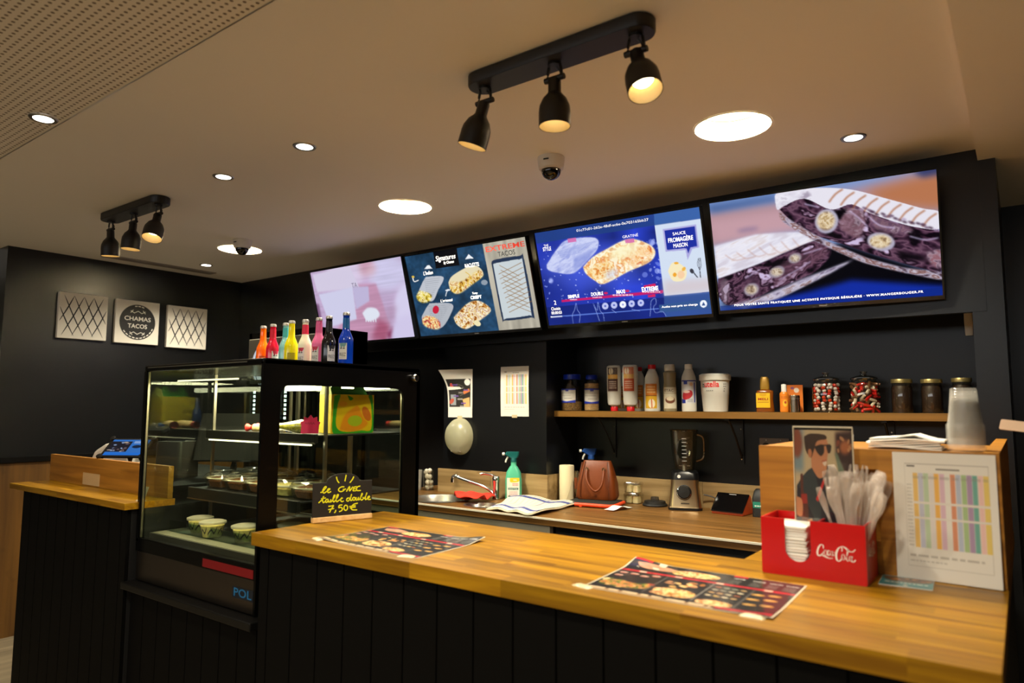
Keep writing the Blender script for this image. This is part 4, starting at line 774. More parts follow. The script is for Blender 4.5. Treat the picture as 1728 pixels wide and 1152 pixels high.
# ================================================================== on the serving counter
gloss_print = print_mat('laminated_print', rough=.3, coat=.6)
def menu_art():
    a = Art(210, 148, '#1b1918'); fry = ['#c98a3c', '#d9a85c', '#a8642a', '#e0bd80', '#b98058']
    a.rect(0, .30, 1, .345, '#b5202a').rect(.62, .0, .70, .05, '#b5202a').rect(.0, .0, .12, .05, '#b5202a').rect(.72, .93, 1, .975, '#b5202a')
    for x in (.12, .34, .58, .84): a.rect(x, .305, x+.045, .34, '#e6b8a0')
    a.curve([(.04, .1), (.16, .06), (.3, .12), (.28, .2), (.1, .2)], '#b9876a').curve([(.28, .17), (.36, .1), (.5, .1), (.57, .17), (.5, .26), (.33, .25)], '#d8a04a').spots(16, .3, .12, .55, .24, .02, ['#e6b862', '#b57428', '#f0d090'])
    for x in (.31, .58, .8): a.line([(x, .36), (x, .9)], .006, '#8d857c', sm=False)
    for x in (.63, .74, .83, .92): a.bars(x, .08, x+.07, .12, 1, '#c9c4bc'); a.bars(x, .15, x+.06, .27, 4, '#8a857e', .8)
    for x, y in ((.05, .42), (.12, .42), (.05, .52), (.19, .45), (.25, .4)): a.ell(x, y, .028, .018, '#c9a090').ell(x, y+.022, .026, .014, '#8d4a3c')
    a.curve([(.02, .75), (.1, .66), (.2, .7), (.28, .66), (.3, .8), (.15, .86), (.03, .84)], '#4f5b2a').spots(16, .02, .66, .3, .86, .022, ['#5a6b2a', '#c99a4a', '#a8402a', '#d8c28a', '#39451e'])
    a.spots(14, .35, .42, .55, .62, .026, fry).curve([(.33, .72), (.45, .66), (.56, .72), (.55, .86), (.38, .88)], '#b98a58').spots(14, .34, .7, .56, .86, .024, fry+['#e6d3a8'])
    for i in range(4):
        for j in range(4): a.ell(.62+i*.045, .43+j*.085, .019, .013, random.choice(['#c9a26a', '#b8b29a', '#d8b060', '#a85a34', '#9a9a86', '#d9c9a8']))
    a.curve([(.6, .84), (.68, .8), (.78, .84), (.76, .92), (.62, .92)], '#b9855a')
    for x, y in ((.84, .48), (.92, .45), (.84, .62), (.92, .58), (.85, .76), (.93, .73)): a.ell(x, y, .036, .02, '#c98f3e', -12).ell(x-.006, y-.004, .022, .01, '#dfb368', -12)
    FR_ = ['#6a3a14', '#c9883a', '#e6bd78', '#f0d8a8', '#a8602a']; a.tex([(.28, .17), (.36, .1), (.5, .1), (.57, .17), (.5, .26), (.33, .25)], FR_, 40, 40).tex([(.33, .72), (.45, .66), (.56, .72), (.55, .86), (.38, .88)], FR_, 40, 40).tex([(.02, .75), (.1, .66), (.2, .7), (.28, .66), (.3, .8), (.15, .86), (.03, .84)], ['#2c3a14', '#5a6b2a', '#c99a4a', '#a8402a', '#d8c28a'], 40, 40).tex([(.6, .84), (.68, .8), (.78, .84), (.76, .92), (.62, .92)], FR_, 40, 40)
    a.rect(.0, .955, .72, 1, '#b98a5a', .8).bars(.02, .93, .7, .99, 1, '#d8c09a'); a.grain(50, 36, .1)
    return a
def menu(label, P, lift):
    P = [np.array([*p[:2], ZT]) for p in P]; FL, BL, BR, FR = P; o = (FL+BR)/2
    t = thing('menu_sheet', label, 'menu', tuple(o), 0, 'laminated menus taped to the counter')
    def fn(u, v, dz=0.0012, grow=0.0):
        u2, v2 = u*(1+2*grow)-grow, v*(1+2*grow)-grow
        q = [BL[i]*(1-u2)*(1-v2)+BR[i]*u2*(1-v2)+FR[i]*u2*v2+FL[i]*(1-u2)*v2-o[i] for i in (0, 1)]
        z = dz+sum(h*np.exp(-(((u-a)/.13)**2+((v-b)/.16)**2)) for a, b, h in lift); return q[0], q[1], z
    art_obj('print', menu_art(), fn, gloss_print, t)
    V = [(float(x), float(y), float(z)) for u in np.linspace(0, 1, 9) for v in np.linspace(0, 1, 9) for x, y, z in [fn(np.array(u), np.array(v), .0006, .012)]]
    obj('laminate_edge', (V, [(i*9+j, i*9+j+1, i*9+j+10, i*9+j+9) for i in range(8) for j in range(8)]), M('laminate', '#c9bfa8', rough=.15, spec=.6), t, smooth=True)
    for u, v in ((.0, 1.0), (.93, 1.0)):
        x, y, z = fn(np.array(u), np.array(v)); R_ = .016
        obj('tape', rloft([(.05, .024, .004, 0), (.046, .022, .004, .0016), (.03, .014, .004, .004)]), M('clear_tape', '#cbbb95', rough=.2, spec=.7, bump=.8, bscale=200), t, (float(x)-.004, float(y)-.004, 0.0004), (0, 0, random.uniform(-.4, .4)), smooth=True)
mz = lambda *ps: [at_z(*p, ZT) for p in ps]
menu('laminated dark menu sheet taped near the display case', [(-1.779, 1.405, 0), (-1.768, 1.690, 0), (-1.357, 1.692, 0), (-1.352, 1.392, 0)], [(1, 0, .012), (0, 1, .006)])
menu('laminated dark menu sheet taped in front of the red napkin box', [(-.834, 1.412, 0), (-.852, 1.716, 0), (-.430, 1.722, 0), (-.419, 1.415, 0)], [(0, 0, .012), (1, 1, .004)])

# chalkboard price sign: board edge towards the case corner, face turned to the counter
A, B = at_z(526, 883, ZT), at_z(626, 873.5, ZT); L_ = .205; ang = math.atan2(B[1]-A[1], B[0]-A[0])
mid = (A+B)/2; wsg = float(np.linalg.norm(B[:2]-A[:2]))
cs = thing('chalk_sign', 'small black chalkboard price sign reading le grec taille double 7,50€', 'sign', (mid[0], mid[1], ZT+.001), ang)
chalk_black = M('chalkboard', '#16130f', rough=.6)
pole = [(-wsg/2, 0), (wsg/2, 0), (wsg/2, .122), (wsg*.28, .122)]+[(wsg*.28*math.cos(a), .122+.030*math.sin(a)) for a in np.linspace(0, PI, 13)][1:-1]+[(-wsg*.28, .122), (-wsg/2, .122)]
obj('board', prism(pole, .006, 'Y'), chalk_black, cs, (0, -.003, .016), bevel=.001)
obj('wooden_foot', box(-wsg/2, wsg/2, -.012, .012, 0, .018), wood_mat('pale_beech', '#c99a5e', '#e3bd85', 'X', rnd=.05), cs, bevel=.002)
hm = homog([(540, 430), (1145, 420), (1145, 775), (532, 780)])
def sfr(x, y): u, v = hm(x, y); return ((u-.5)*wsg, -.0037, .018+(1-v)*.120)
S_ = [[(610, 525), (628, 520), (655, 490), (668, 472), (655, 468), (640, 490), (632, 515), (645, 532), (668, 520), (692, 505), (705, 494), (690, 490), (678, 510), (690, 530), (716, 520)],
 [(850, 480), (825, 478), (800, 490), (790, 510), (805, 525), (830, 525), (850, 510), (835, 506), (868, 503)], [(872, 530), (905, 478), (905, 526), (938, 482)], [(980, 484), (952, 488), (945, 504), (968, 503), (945, 510), (944, 526), (975, 526)], [(1018, 480), (992, 485), (978, 505), (986, 525), (1024, 527)],
 [(592, 630), (625, 600), (642, 565), (632, 605), (640, 630), (655, 620)], [(618, 590), (665, 583)], [(690, 600), (672, 598), (660, 618), (672, 630), (690, 610), (692, 628), (704, 624)], [(715, 600), (710, 628), (722, 622), (750, 580), (756, 560), (745, 565), (735, 605), (742, 628), (757, 620), (786, 575), (789, 556), (778, 562), (768, 605), (775, 630), (792, 620), (820, 603), (832, 596), (822, 594), (812, 612), (825, 632), (846, 626)],
 [(905, 600), (885, 600), (875, 620), (890, 632), (908, 610), (928, 560), (915, 610), (922, 628), (936, 618)], arc(952, 611, 14, 15), [(978, 597), (972, 620), (986, 626), (1002, 598), (1000, 624), (1014, 618), (1040, 572), (1036, 560), (1022, 610), (1035, 630), (1055, 612), (1046, 600)], [(1062, 618), (1086, 572), (1089, 556), (1076, 600), (1076, 628), (1092, 620), (1118, 606), (1116, 592), (1100, 605), (1106, 628), (1134, 628)],
 [(690, 672), (722, 670), (742, 668), (718, 705), (702, 738)], [(688, 706), (748, 698)], [(766, 714), (762, 732), (750, 744)], [(832, 667), (802, 670), (796, 694), (816, 690), (832, 706), (826, 726), (798, 736)], arc(868, 700, 19, 27), [(995, 660), (955, 668), (926, 695), (936, 725), (988, 731)], [(905, 690), (972, 684)], [(910, 705), (972, 699)],
 [(768, 372), (778, 410), (797, 437)], [(868, 356), (855, 422)], [(948, 376), (930, 410), (906, 440)]]
obj('chalk_writing', ribbon(S_, 11, sfr, 6), M('chalk_yellow', '#d8d40e', rough=.8), cs)

# ------------------------------------------------------------------ wooden stand at the counter end
PY = 1.962; ZS = 1.396
ws = thing('counter_stand', 'oak box stand at the counter end with papers and cups on it', 'stand', (-.32, 2.45, ZT))
_w = (.32, -2.45, -ZT)
def wb(nm, *g, mat=oak_panel): return obj(nm, box(*g), mat, ws, _w)
obj('front_panel', cube_of(oak_panel), None, ws, ((-.598-.375)/2+.32, PY+.009-2.45, (ZS-ZT)/2), scale=(.223, .018, ZS-ZT))
def wblk(nm, x0, x1, y0, y1, z0, z1): return blk(nm, oak_panel, x0+.32, x1+.32, y0-2.45, y1-2.45, z0-ZT, z1-ZT, ws)
wblk('front_panel', -.305, -.083, PY, PY+.018, ZT, ZS-.05)
wblk('header_rail', -.375, -.083, PY, PY+.018, ZS-.05, ZS)
wblk('lower_rail', -.375, -.305, PY, PY+.018, ZT, ZT+.08)
wblk('side_panel', -.083, -.052, PY, 2.90, ZT, ZS+.001)
wblk('top_board', -.598, -.083, PY+.018, 2.42, ZS-.020, ZS-.002)
wblk('back_panel', -.598, -.083, 2.402, 2.42, ZT, ZS-.020)
# allergen table sheet leaning on the stand
def allergen(W, H):
    a = Art(W, H, '#dcd6cc'); mixc = lambda c: tuple(int(c[i:i+2], 16)/255*.72+.86*.28 for i in (1, 3, 5)); cols = ['#dca53c', '#a9aac0', '#9fb78c', '#cfc4c0', '#e2981e', '#c99ab0', '#d9d3c8', '#c96a3c', '#9aa4bc', '#86a862', '#8d6a92', '#3f8a78', '#dfa9a0', '#d8b23a']
    a.rect(.12, .09, .93, .095, '#a8a098').rect(.12, .09, .125, .9, '#b9b2a8').rect(.925, .09, .93, .9, '#b9b2a8').rect(.12, .895, .93, .9, '#b9b2a8').rect(.14, .105, .22, .117, '#5a5450').rect(.43, .125, .66, .135, '#6a645e')
    x0, x1 = .2, .93; dx = (x1-x0)/14
    for i, c in enumerate(cols): a.rect(x0+i*dx, .165, x0+(i+1)*dx-.004, .75, mixc(c))
    for y in (.39, .51): a.rect(.2, y, .93, y+.018, '#d6cfc6')
    for y in np.arange(.25, .73, .028): a.bars(.135, y, .185, y+.02, 1, '#a39c94', .6)
    a.bars(.2, .18, .92, .22, 1, '#8d8680', .35); a.bars(.14, .8, .85, .83, 1, '#a8a198', .8); a.bars(.14, .845, .5, .865, 1, '#b0a9a0', .8); return a
paper_print = print_mat('paper_print', rough=.75)
asx = lambda px, py: at_y(px, py, PY-.004)
ps = thing('allergen_sheet', 'white sheet with coloured allergen table leaning on the oak stand', 'paper', (-.165, PY-.012, ZT), 0)
art_obj('print', allergen(170, 240), lambda u, v: ((u-.5)*.21, -.012*v+.006+.004*np.sin(u*3+v), (1-v)*.300+.002), paper_print, ps, (0, 0.002, 0), (0, 0, 0))
obj('paper_back', ([((u-.5)*.211, -.012*v+.0066+.004*math.sin(u*3+v), (1-v)*.3005+.0015) for u in np.linspace(0, 1, 7) for v in np.linspace(0, 1, 7)], [(i*7+j, i*7+j+1, i*7+j+8, i*7+j+7) for i in range(6) for j in range(6)]), paper, ps, (0, 0.002, 0), smooth=True)

# red napkin box
HX0, HX1, HY0, HY1, HZ = -.550, -.312, 1.802, 1.945, 1.227
nb = thing('napkin_box', 'red plastic napkin and cutlery box with white script logo', 'napkin box', ((HX0+HX1)/2, (HY0+HY1)/2, ZT)); hw, hd, hh = (HX1-HX0)/2, (HY1-HY0)/2, HZ-ZT
red_pl = M('cola_red', '#bd0405', rough=.3)
bm = bmesh.new(); es = []; sx0, sx1 = -.493+.431, -.433+.431; sr = (sx1-sx0)/2; cxm = (sx0+sx1)/2; zb_ = .036+sr
ring = [(-hw, .004), (-hw+.004, 0), (hw-.004, 0), (hw, .004), (hw, hh), (sx1, hh), (sx1, zb_)]+[(cxm+sr*math.cos(a), zb_-sr*math.sin(a)) for a in np.linspace(0, PI, 13)][1:-1]+[(sx0, zb_), (sx0, hh), (-hw, hh)]
vs = [bm.verts.new((x, -hd, z)) for x, z in ring]; f = bm.faces.new(vs); r = bmesh.ops.extrude_face_region(bm, geom=[f]); bmesh.ops.translate(bm, verts=[v for v in r['geom'] if isinstance(v, bmesh.types.BMVert)], vec=(0, .004, 0)); bmesh.ops.recalc_face_normals(bm, faces=bm.faces)
me = bpy.data.meshes.new('front'); bm.to_mesh(me); bm.free(); me.materials.append(red_pl)
fb = obj('front_wall', me, None, nb)
sw = obj('end_wall', box(hw-.004, hw, -hd+.004, hd, 0, hh), red_pl, nb); obj('end_wall', box(-hw, -hw+.004, -hd+.004, hd, 0, hh), red_pl, nb); obj('rear_wall', box(-hw+.004, hw-.004, hd-.004, hd, 0, hh), red_pl, nb); obj('bottom', box(-hw+.004, hw-.004, -hd+.004, hd-.004, 0, .004), red_pl, nb); obj('divider', box(.006, .01, -hd+.004, hd-.004, .004, hh-.006), red_pl, nb)
th = lambda w0, w1: (lambda s: 1.35*(w0+(w1-w0)*math.sin(PI*s)))
CC = [([(.17, .3), (.165, .1), (.11, .05), (.05, .22), (.012, .5), (.02, .72), (.07, .76), (.13, .62), (.18, .48)], th(.012, .032)), ([(.05, .72), (.1, .68), (.17, .72), (.25, .8), (.33, .84), (.41, .80)], th(.012, .045)), (arc(.222, .52, .036, .16), .014), ([(.33, .42), (.3, .36), (.272, .5), (.285, .66), (.315, .64), (.345, .54)], th(.012, .026)), (arc(.378, .53, .032, .13), .014), ([(.412, .38), (.402, .6), (.42, .66), (.445, .56)], .018), ([(.445, .47), (.478, .44)], .03),
      ([(.64, .34), (.65, .14), (.6, .08), (.535, .25), (.495, .55), (.505, .85), (.555, .95), (.61, .84), (.65, .66)], th(.012, .034)), ([(.6, .09), (.66, .02), (.74, .1), (.82, .26), (.91, .28), (.985, .12)], th(.010, .04)), (arc(.672, .66, .038, .17), .016), ([(.73, .8), (.775, .5), (.808, .26), (.80, .17), (.775, .34), (.757, .7), (.775, .88), (.81, .8)], .016), (arc(.855, .72, .034, .15), .015), ([(.893, .56), (.882, .8), (.9, .9), (.945, .86), (.975, .74)], th(.018, .022))]
x0, x1, z1, z0 = -.419+.431, -.333+.431, .086, .048
obj('script_logo', ribbon(CC, .02, lambda u, v: (x0+(x1-x0)*u, -hd-.0006, z1-(z1-z0)*v), 6), M('logo_white', '#f3efe8', rough=.4), fb)
obj('script_logo', ribbon(CC, .02, lambda u, v: (hw+.0006, -hd+.03+.085*u, z1+.006-(z1-z0)*v), 6), _mats['logo_white'], sw)
for i in range(16):
    o_ = setp(obj('paper_napkin', rloft([(.097, .108, .004, 0), (.099, .110, .006, .002), (.098, .109, .006, .0052), (.096, .107, .004, .0066)]), paper, None, ((HX0+HX1)/2-.062+random.uniform(-.002, .002), (HY0+HY1)/2-.008+random.uniform(-.006, .002), ZT+.0055+i*.0072), (random.uniform(-.02, .02), random.uniform(-.015, .015), random.uniform(-.03, .03)), smooth=True),
        'folded white napkin in the stack inside the red box', 'napkin', 'napkins stacked inside the red box')
# acrylic poster stand in the box
pf = thing('poster_stand', 'upright acrylic stand with photo of a person in sunglasses holding a bottle', 'poster', (-.421, 1.905, ZT+.006))
pa = Art(150, 210, '#c9b89a', [(132, 150), (775, 140), (775, 1060), (155, 1090)])
pa.rect(120, 140, 240, 460, '#7f99aa', soft=5).poly([(600, 160), (800, 140), (800, 480), (700, 460), (600, 320)], '#33191c', soft=3).ell(170, 250, 60, 110, '#8a4a38', soft=3).ell(700, 260, 60, 50, '#b06a44', -20, soft=3).spots(10, 620, 180, 770, 300, 22, ['#3a1418', '#d8a070', '#8a4430'], .8)
pa.curve([(160, 560), (240, 480), (340, 420), (430, 400), (600, 420), (640, 560), (660, 760), (560, 900), (360, 930), (170, 960)], '#1c1e2e').curve([(170, 560), (330, 430), (420, 640), (400, 820), (290, 700), (240, 620)], '#2f3b44').curve([(480, 420), (600, 430), (610, 540), (520, 560)], '#26323a')
pa.curve([(330, 420), (330, 340), (360, 260), (480, 200), (520, 260), (505, 360), (495, 430), (460, 480), (400, 490)], '#c98a66').curve([(250, 200), (330, 175), (480, 180), (500, 210), (400, 230), (360, 300), (330, 350), (290, 330), (260, 280)], '#3a2620').ell(315, 320, 22, 32, '#bd7c5a')
pa.curve([(365, 270), (460, 250), (475, 300), (440, 335), (395, 310)], '#2a1c1c').curve([(495, 250), (550, 250), (545, 300), (515, 310)], '#2a1c1c').line([(330, 275), (370, 270)], 8, '#2a1c1c').line([(455, 258), (500, 255)], 8, '#2a1c1c').curve([(450, 380), (500, 370), (480, 405)], '#e9d8cc').line([(445, 372), (500, 362)], 6, '#a8463c')
pa.poly([(462, 490), (480, 500), (395, 660), (370, 645)], '#d02a2c').poly([(590, 310), (612, 300), (690, 440), (720, 560), (660, 590), (640, 500)], '#6f8474', soft=1).poly([(625, 490), (770, 460), (775, 530), (650, 590)], '#b51a2a', soft=1)
pa.curve([(200, 480), (230, 480), (235, 600), (275, 640), (285, 820), (215, 835), (205, 640)], '#5a2a22').poly([(205, 620), (272, 612), (275, 680), (206, 690)], '#9a2a24').curve([(148, 640), (215, 660), (215, 770), (150, 760)], '#c98a66').poly([(270, 800), (320, 780), (390, 890), (330, 930), (260, 850)], '#cd9468')
pa.curve([(400, 900), (480, 860), (600, 900), (600, 1010), (470, 1000), (420, 960)], '#c98e66').curve([(490, 590), (560, 560), (640, 600), (600, 640), (520, 630)], '#c98a3a').poly([(140, 990), (780, 950), (775, 1090), (155, 1095)], '#6a2a34', .8, 4).rect(150, 1045, 700, 1095, '#a83a2a', .8, 2)
art_obj('photo', pa, lambda u, v: ((u-.5)*.138, -.0018+0*u, .012+(1-v)*.335), print_mat('photo_print', rough=.4, coat=.3), pf, rot=(-.02, 0, 0))
obj('photo_back', box(-.069, .069, -.0012, .0005, .012, .347), paper, pf, rot=(-.02, 0, 0))
obj('acrylic_sleeve', join(box(-.071, .071, -.004, -.0035, 0, .355), box(-.071, .071, .0035, .004, 0, .355)), glass_mat('acrylic', '#f6f4f0', .03), pf, rot=(-.02, 0, 0))
obj('sleeve_edge', join(box(-.0715, .0715, -.004, .004, .353, .357), box(.070, .072, -.004, .004, 0, .355), box(-.072, -.070, -.004, .004, 0, .355)), M('acrylic_edge', '#cfc6b0', rough=.15, spec=.8), pf, rot=(-.02, 0, 0))

# clear plastic cutlery standing in the box
cut_m = frost_mat('clear_cutlery', '#f4e6da', .3, .08, .22)
def cutlery(kind):
    n = 13; V, F = [], []
    for i in range(n):
        s = i/(n-1); z = s*.165
        if s < .6: wd = .0045+.002*(1-s); dp = .0012
        else:
            q = (s-.6)/.4; wd = .0055+(.0090 if kind == 'spoon' else .0075)*math.sin(min(1, q*1.18)*PI*.72)*(1 if q < .97 else .6); dp = .0065*math.sin(q*PI)
        for k in (-1, -.5, 0, .5, 1): V.append((k*wd, dp*(k*k-1)*(-1), z))
    F = [(i*5+k, i*5+k+1, i*5+k+6, i*5+k+5) for i in range(n-1) for k in range(4)]
    if kind == 'fork': F = [f_ for f_ in F if not ((f_[0]//5) >= n-4 and (f_[0] % 5) in (1, 3) and (f_[0]//5) % 1 == 0 and (f_[0] % 5) == 1)]
    me = obj('cut', (V, F), cut_m, None, smooth='all'); m_ = me.data; bpy.data.objects.remove(me); return m_
CUT = {k: cutlery(k) for k in ('spoon', 'fork')}
for i in range(34):
    k = 'spoon' if i % 3 else 'fork'; u = random.uniform(-1, 1); v_ = random.uniform(-1, 1)
    bx, by = -.352+u*.024, 1.872+v_*.045
    o_ = obj('plastic_'+k, CUT[k], None, None, (bx, by, ZT+.055+random.uniform(0, .055)), (-v_*.22+random.uniform(-.08, .08), u*.40+random.uniform(-.1, .1), random.uniform(-.9, .9)))
    s_ = o_.modifiers.new('solid', 'SOLIDIFY'); s_.thickness = .0012
    setp(o_, f'clear plastic {k} standing upright among the cutlery in the red box', k, 'clear plastic cutlery in the red box')

# flyer on the counter
q = mz((1470, 986), (1486, 967), (1572, 975), (1577, 998)); q[0][:2] = (-.30, 1.850); 
fy = thing('flyer', 'small teal flyer lying between the red box and the leaning sheet', 'flyer', (-.245, 1.90, ZT+.0006), math.radians(3))
fa_ = Art(70, 60, '#2f8a90'); fa_.curve([(.05, .1), (.95, .05), (.9, .45), (.5, .55), (.1, .4)], '#6a4630', soft=2).spots(14, .1, .1, .9, .45, .06, ['#c98a4a', '#3a2a22', '#a8603a']).bars(.1, .58, .9, .72, 1, '#d9e6e2').ell(.5, .86, .05, .05, '#e6e0d0').rect(0, 0, 1, .06, '#8fb0b8')
art_obj('print', fa_, lambda u, v: ((u-.5)*.108, (.5-v)*.105, .0016+0*u), gloss_print, fy); obj('card', box(-.0545, .0545, -.053, .053, 0, .0013), paper, fy)

# ------------------------------------------------------------------ on the oak stand
cup_m = frost_mat('frosted_cup', '#f4f2ea', .2, .15, .1)
cp = lathe([(.0, .098), (.0265, .098), (.0285, .096), (.0295, .085), (.0325, .050), (.0375, .012), (.0385, .008), (.0415, .007), (.0418, .002), (.0405, .001)], 40, closed=False)
base = at_y(1631, 757, 2.075); first = None
for i in range(9):
    nm_ = ['lowest', 'second lowest', 'third lowest', 'fourth lowest', 'middle', 'fourth highest', 'third highest', 'second highest', 'topmost'][i]
    if first is None: o_ = obj('plastic_cup', cp, cup_m, smooth=True); first = o_
    else: o_ = obj('plastic_cup', first.data, None)
    o_.location = (base[0], 2.075, ZS-.001+i*.0072); o_.rotation_euler = (0, 0, i*.7)
    setp(o_, f'frosted upside-down plastic cup, {nm_} of the stack on the oak stand', 'cup', 'stack of frosted cups on the oak stand')
for i in range(7):
    nm_ = ['lowest', 'second lowest', 'third lowest', 'middle', 'third highest', 'second highest', 'topmost'][i]
    def nap(u, v, z): return ((u-.5)*.165, (v-.5)*.12, z+.003*math.sin(u*5+i)+(.010*math.exp(-((u-.62)/.16)**2) if i == 6 else .002*math.sin(v*3)))
    n_ = 8; V = [nap(a_/n_, b_/n_, zz) for zz in (0, .0032) for a_ in range(n_+1) for b_ in range(n_+1)]; K = (n_+1)**2
    F = [(a_*(n_+1)+b_+o2, a_*(n_+1)+b_+1+o2, (a_+1)*(n_+1)+b_+1+o2, (a_+1)*(n_+1)+b_+o2) for o2 in (0, K) for a_ in range(n_) for b_ in range(n_)]
    bd_ = [a_*(n_+1) for a_ in range(n_+1)]+[n_*(n_+1)+b_ for b_ in range(1, n_+1)]+[a_*(n_+1)+n_ for a_ in range(n_-1, -1, -1)]+[b_ for b_ in range(n_-1, 0, -1)]
    F += [(bd_[k], bd_[(k+1) % len(bd_)], bd_[(k+1) % len(bd_)]+K, bd_[k]+K) for k in range(len(bd_))]
    setp(obj('loose_napkin', (V, F), paper, None, (-.253+random.uniform(-.006, .006), 2.09+random.uniform(-.006, .006), ZS+.0015+i*.0036), (0, 0, random.uniform(-.06, .06)), smooth=True), f'white folded napkin, {nm_} of the pile on the oak stand', 'napkin', 'loose napkins piled on the oak stand')
# spatula reaching in beside the column
sp = thing('spatula', 'beige scraper blade with red grip jutting in past the oak stand', 'spatula', (.035, 2.30, 1.452), math.radians(-12))
sp0 = at_y(1673, 703, 2.3)
obj('blade', rloft([(.075, .03, .004, 0), (.075, .03, .004, .003)]), M('blade_beige', '#c2a58c', rough=.35), sp, (-.055, 0, .0), (math.radians(62), math.radians(7), 0), smooth=True)
obj('neck', tf(rloft([(.02, .014, .005, 0), (.022, .016, .006, .05)]), rotm('Y', 90)), M('blade_beige', '#c2a58c'), sp, (-.02, 0, -.004), (0, math.radians(6), 0), smooth=True)
obj('grip', tf(rloft([(.024, .02, .008, 0), (.03, .022, .01, .05), (.026, .02, .009, .12)]), rotm('Y', 90)), M('grip_red', '#b5202a', rough=.4), sp, (.028, 0, -.01), (0, math.radians(6), 0), smooth=True)
# ================================================================== rear worktop
ZW, YW = 0.95, 2.915
wt = thing('rear_worktop', 'long wood-effect worktop with round steel sink along the back wall', 'worktop', (-1.8, 3.3, 0)); _t = (1.8, -3.3, 0)
BOWL, BOWL2 = (-2.86, 3.135, .185), (-2.47, 3.075, .088)
bm = bmesh.new(); es = []
for ring in ([(-3.36, YW), (-.152, YW), (-.152, YN-.002), (-2.273, YN-.002), (-2.273, YP-.002), (-3.09, YP-.002), (-3.09, YN-.002), (-3.36, YN-.002)], [(BOWL[0]+BOWL[2]*math.cos(2*PI*k/40), BOWL[1]+BOWL[2]*math.sin(2*PI*k/40)) for k in range(40)], [(BOWL2[0]+BOWL2[2]*1.25*math.cos(2*PI*k/28), BOWL2[1]+BOWL2[2]*math.sin(2*PI*k/28)) for k in range(28)]):
    vs = [bm.verts.new((x, y, ZW)) for x, y in ring]; es += [bm.edges.new((vs[i], vs[(i+1) % len(vs)])) for i in range(len(vs))]
bmesh.ops.triangle_fill(bm, use_beauty=True, edges=es); r = bmesh.ops.extrude_face_region(bm, geom=list(bm.faces)); bmesh.ops.translate(bm, verts=[v for v in r['geom'] if isinstance(v, bmesh.types.BMVert)], vec=(0, 0, -.036)); bmesh.ops.recalc_face_normals(bm, faces=bm.faces)
me = bpy.data.meshes.new('slab'); bm.to_mesh(me); bm.free(); me.materials.append(oak_dark); slab = obj('slab', me, None, wt, _t)
obj('edge_trim', box(-3.36, -.152, YW-.005, YW+.004, ZW-.007, ZW+.0015), M('trim_bright', '#d9d0bb', rough=.35), wt, _t)
def bowl(nm, c, dep, sx=1.0):
    x, y, R_ = c
    obj(nm, mv(lathe([(R_+.012, ZW+.002), (R_+.006, ZW+.004), (R_-.002, ZW+.002), (R_-.012, ZW-.02), (R_-.03, ZW-dep+.02), (R_*.6, ZW-dep), (.02, ZW-dep-.004), (.0, ZW-dep-.004)], 48, closed=False, sx=sx), x, y), steel, wt, _t, smooth=True)
bowl('sink_bowl', BOWL, .14); bowl('drainer_bowl', BOWL2, .07, 1.25)
def bsp(x0, x1, y0, y1, z1): blk('splash_panel', splash_wood, x0+1.8, x1+1.8, y0-3.3, y1-3.3, ZW, z1, wt)
bsp(-3.118, -2.68, YP-.018, YP-.002, 1.098); bsp(-2.678, -2.258, YP-.018, YP-.002, 1.104); bsp(-2.273, -2.258, YP, YN-.016, 1.104)
for a_, b_ in ((-2.256, -1.46), (-1.458, -.8), (-.798, -.152)): bsp(a_, b_, YN-.016, YN-.002, 1.088)
uc = thing('base_cabinet', 'dark base cabinet with grey metal edge under the sink', 'cabinet', (-2.65, 3.3, 0))
obj('carcass', box(-3.34, -1.93, 2.96, 3.40, .02, ZW-.037), M('cabinet_black', '#0c0b0a', rough=.5), uc, (2.65, -3.3, 0)); obj('metal_strip', box(-3.34, -1.93, 2.93, 2.96, .872, ZW-.037), M('strip_grey', '#8d877a', rough=.45), uc, (2.65, -3.3, 0)); obj('door', box(-2.62, -1.95, 2.945, 2.96, .06, .868), M('cabinet_black', '#0c0b0a'), uc, (2.65, -3.3, 0)); obj('door', box(-3.32, -2.64, 2.945, 2.96, .06, .868), _mats['cabinet_black'], uc, (2.65, -3.3, 0))
fr_ = thing('undercounter_fridge', 'black undercounter fridge with steel door edge below the blender', 'fridge', (-1.05, 3.3, 0))
obj('fridge_body', box(-1.92, -.17, 2.97, 3.72, .02, ZW-.04), _mats['cabinet_black'], fr_, (1.05, -3.3, 0))
for a_, b_ in ((-1.91, -1.45), (-1.445, -.17)):
    d_ = obj('fridge_door', box(a_+.004, b_-.004, 2.945, 2.97, .06, .87), M('fridge_dark', '#1d1b1a', rough=.25, metal=.6), fr_, (1.05, -3.3, 0)); obj('door_handle', box(a_+.05, a_+.10, 2.935, 2.945, .80, .86), steel, d_)
# tap
tp = thing('mixer_tap', 'chrome mixer tap with long slanting spout over the sink', 'tap', (-2.575, 3.325, ZW+.001))
obj('tap_body', lathe([(.0, 0), (.024, 0), (.026, .004), (.022, .012), (.022, .10), (.024, .105), (.024, .125), (.018, .135), (.0, .137)], 24), chrome, tp, smooth=True)
s_end = at_y(764, 803, 3.24)-np.array([-2.575, 3.325, ZW]); obj('spout', join(tube([(-.01, -.012, .03), (-.06, -.03, .068), (s_end[0]*.82, s_end[1]*.8, s_end[2]-.012), (s_end[0]*.93, s_end[1]*.93, s_end[2]), (s_end[0], s_end[1], s_end[2]-.006), (s_end[0], s_end[1], s_end[2]-.02)], .0095, 12, 6), mv(lathe([(.0, -.022), (.013, -.022), (.013, .0), (.0, .0)], 14), *[float(q) for q in (s_end[0], s_end[1], s_end[2]-.016)])), chrome, tp, smooth=True)
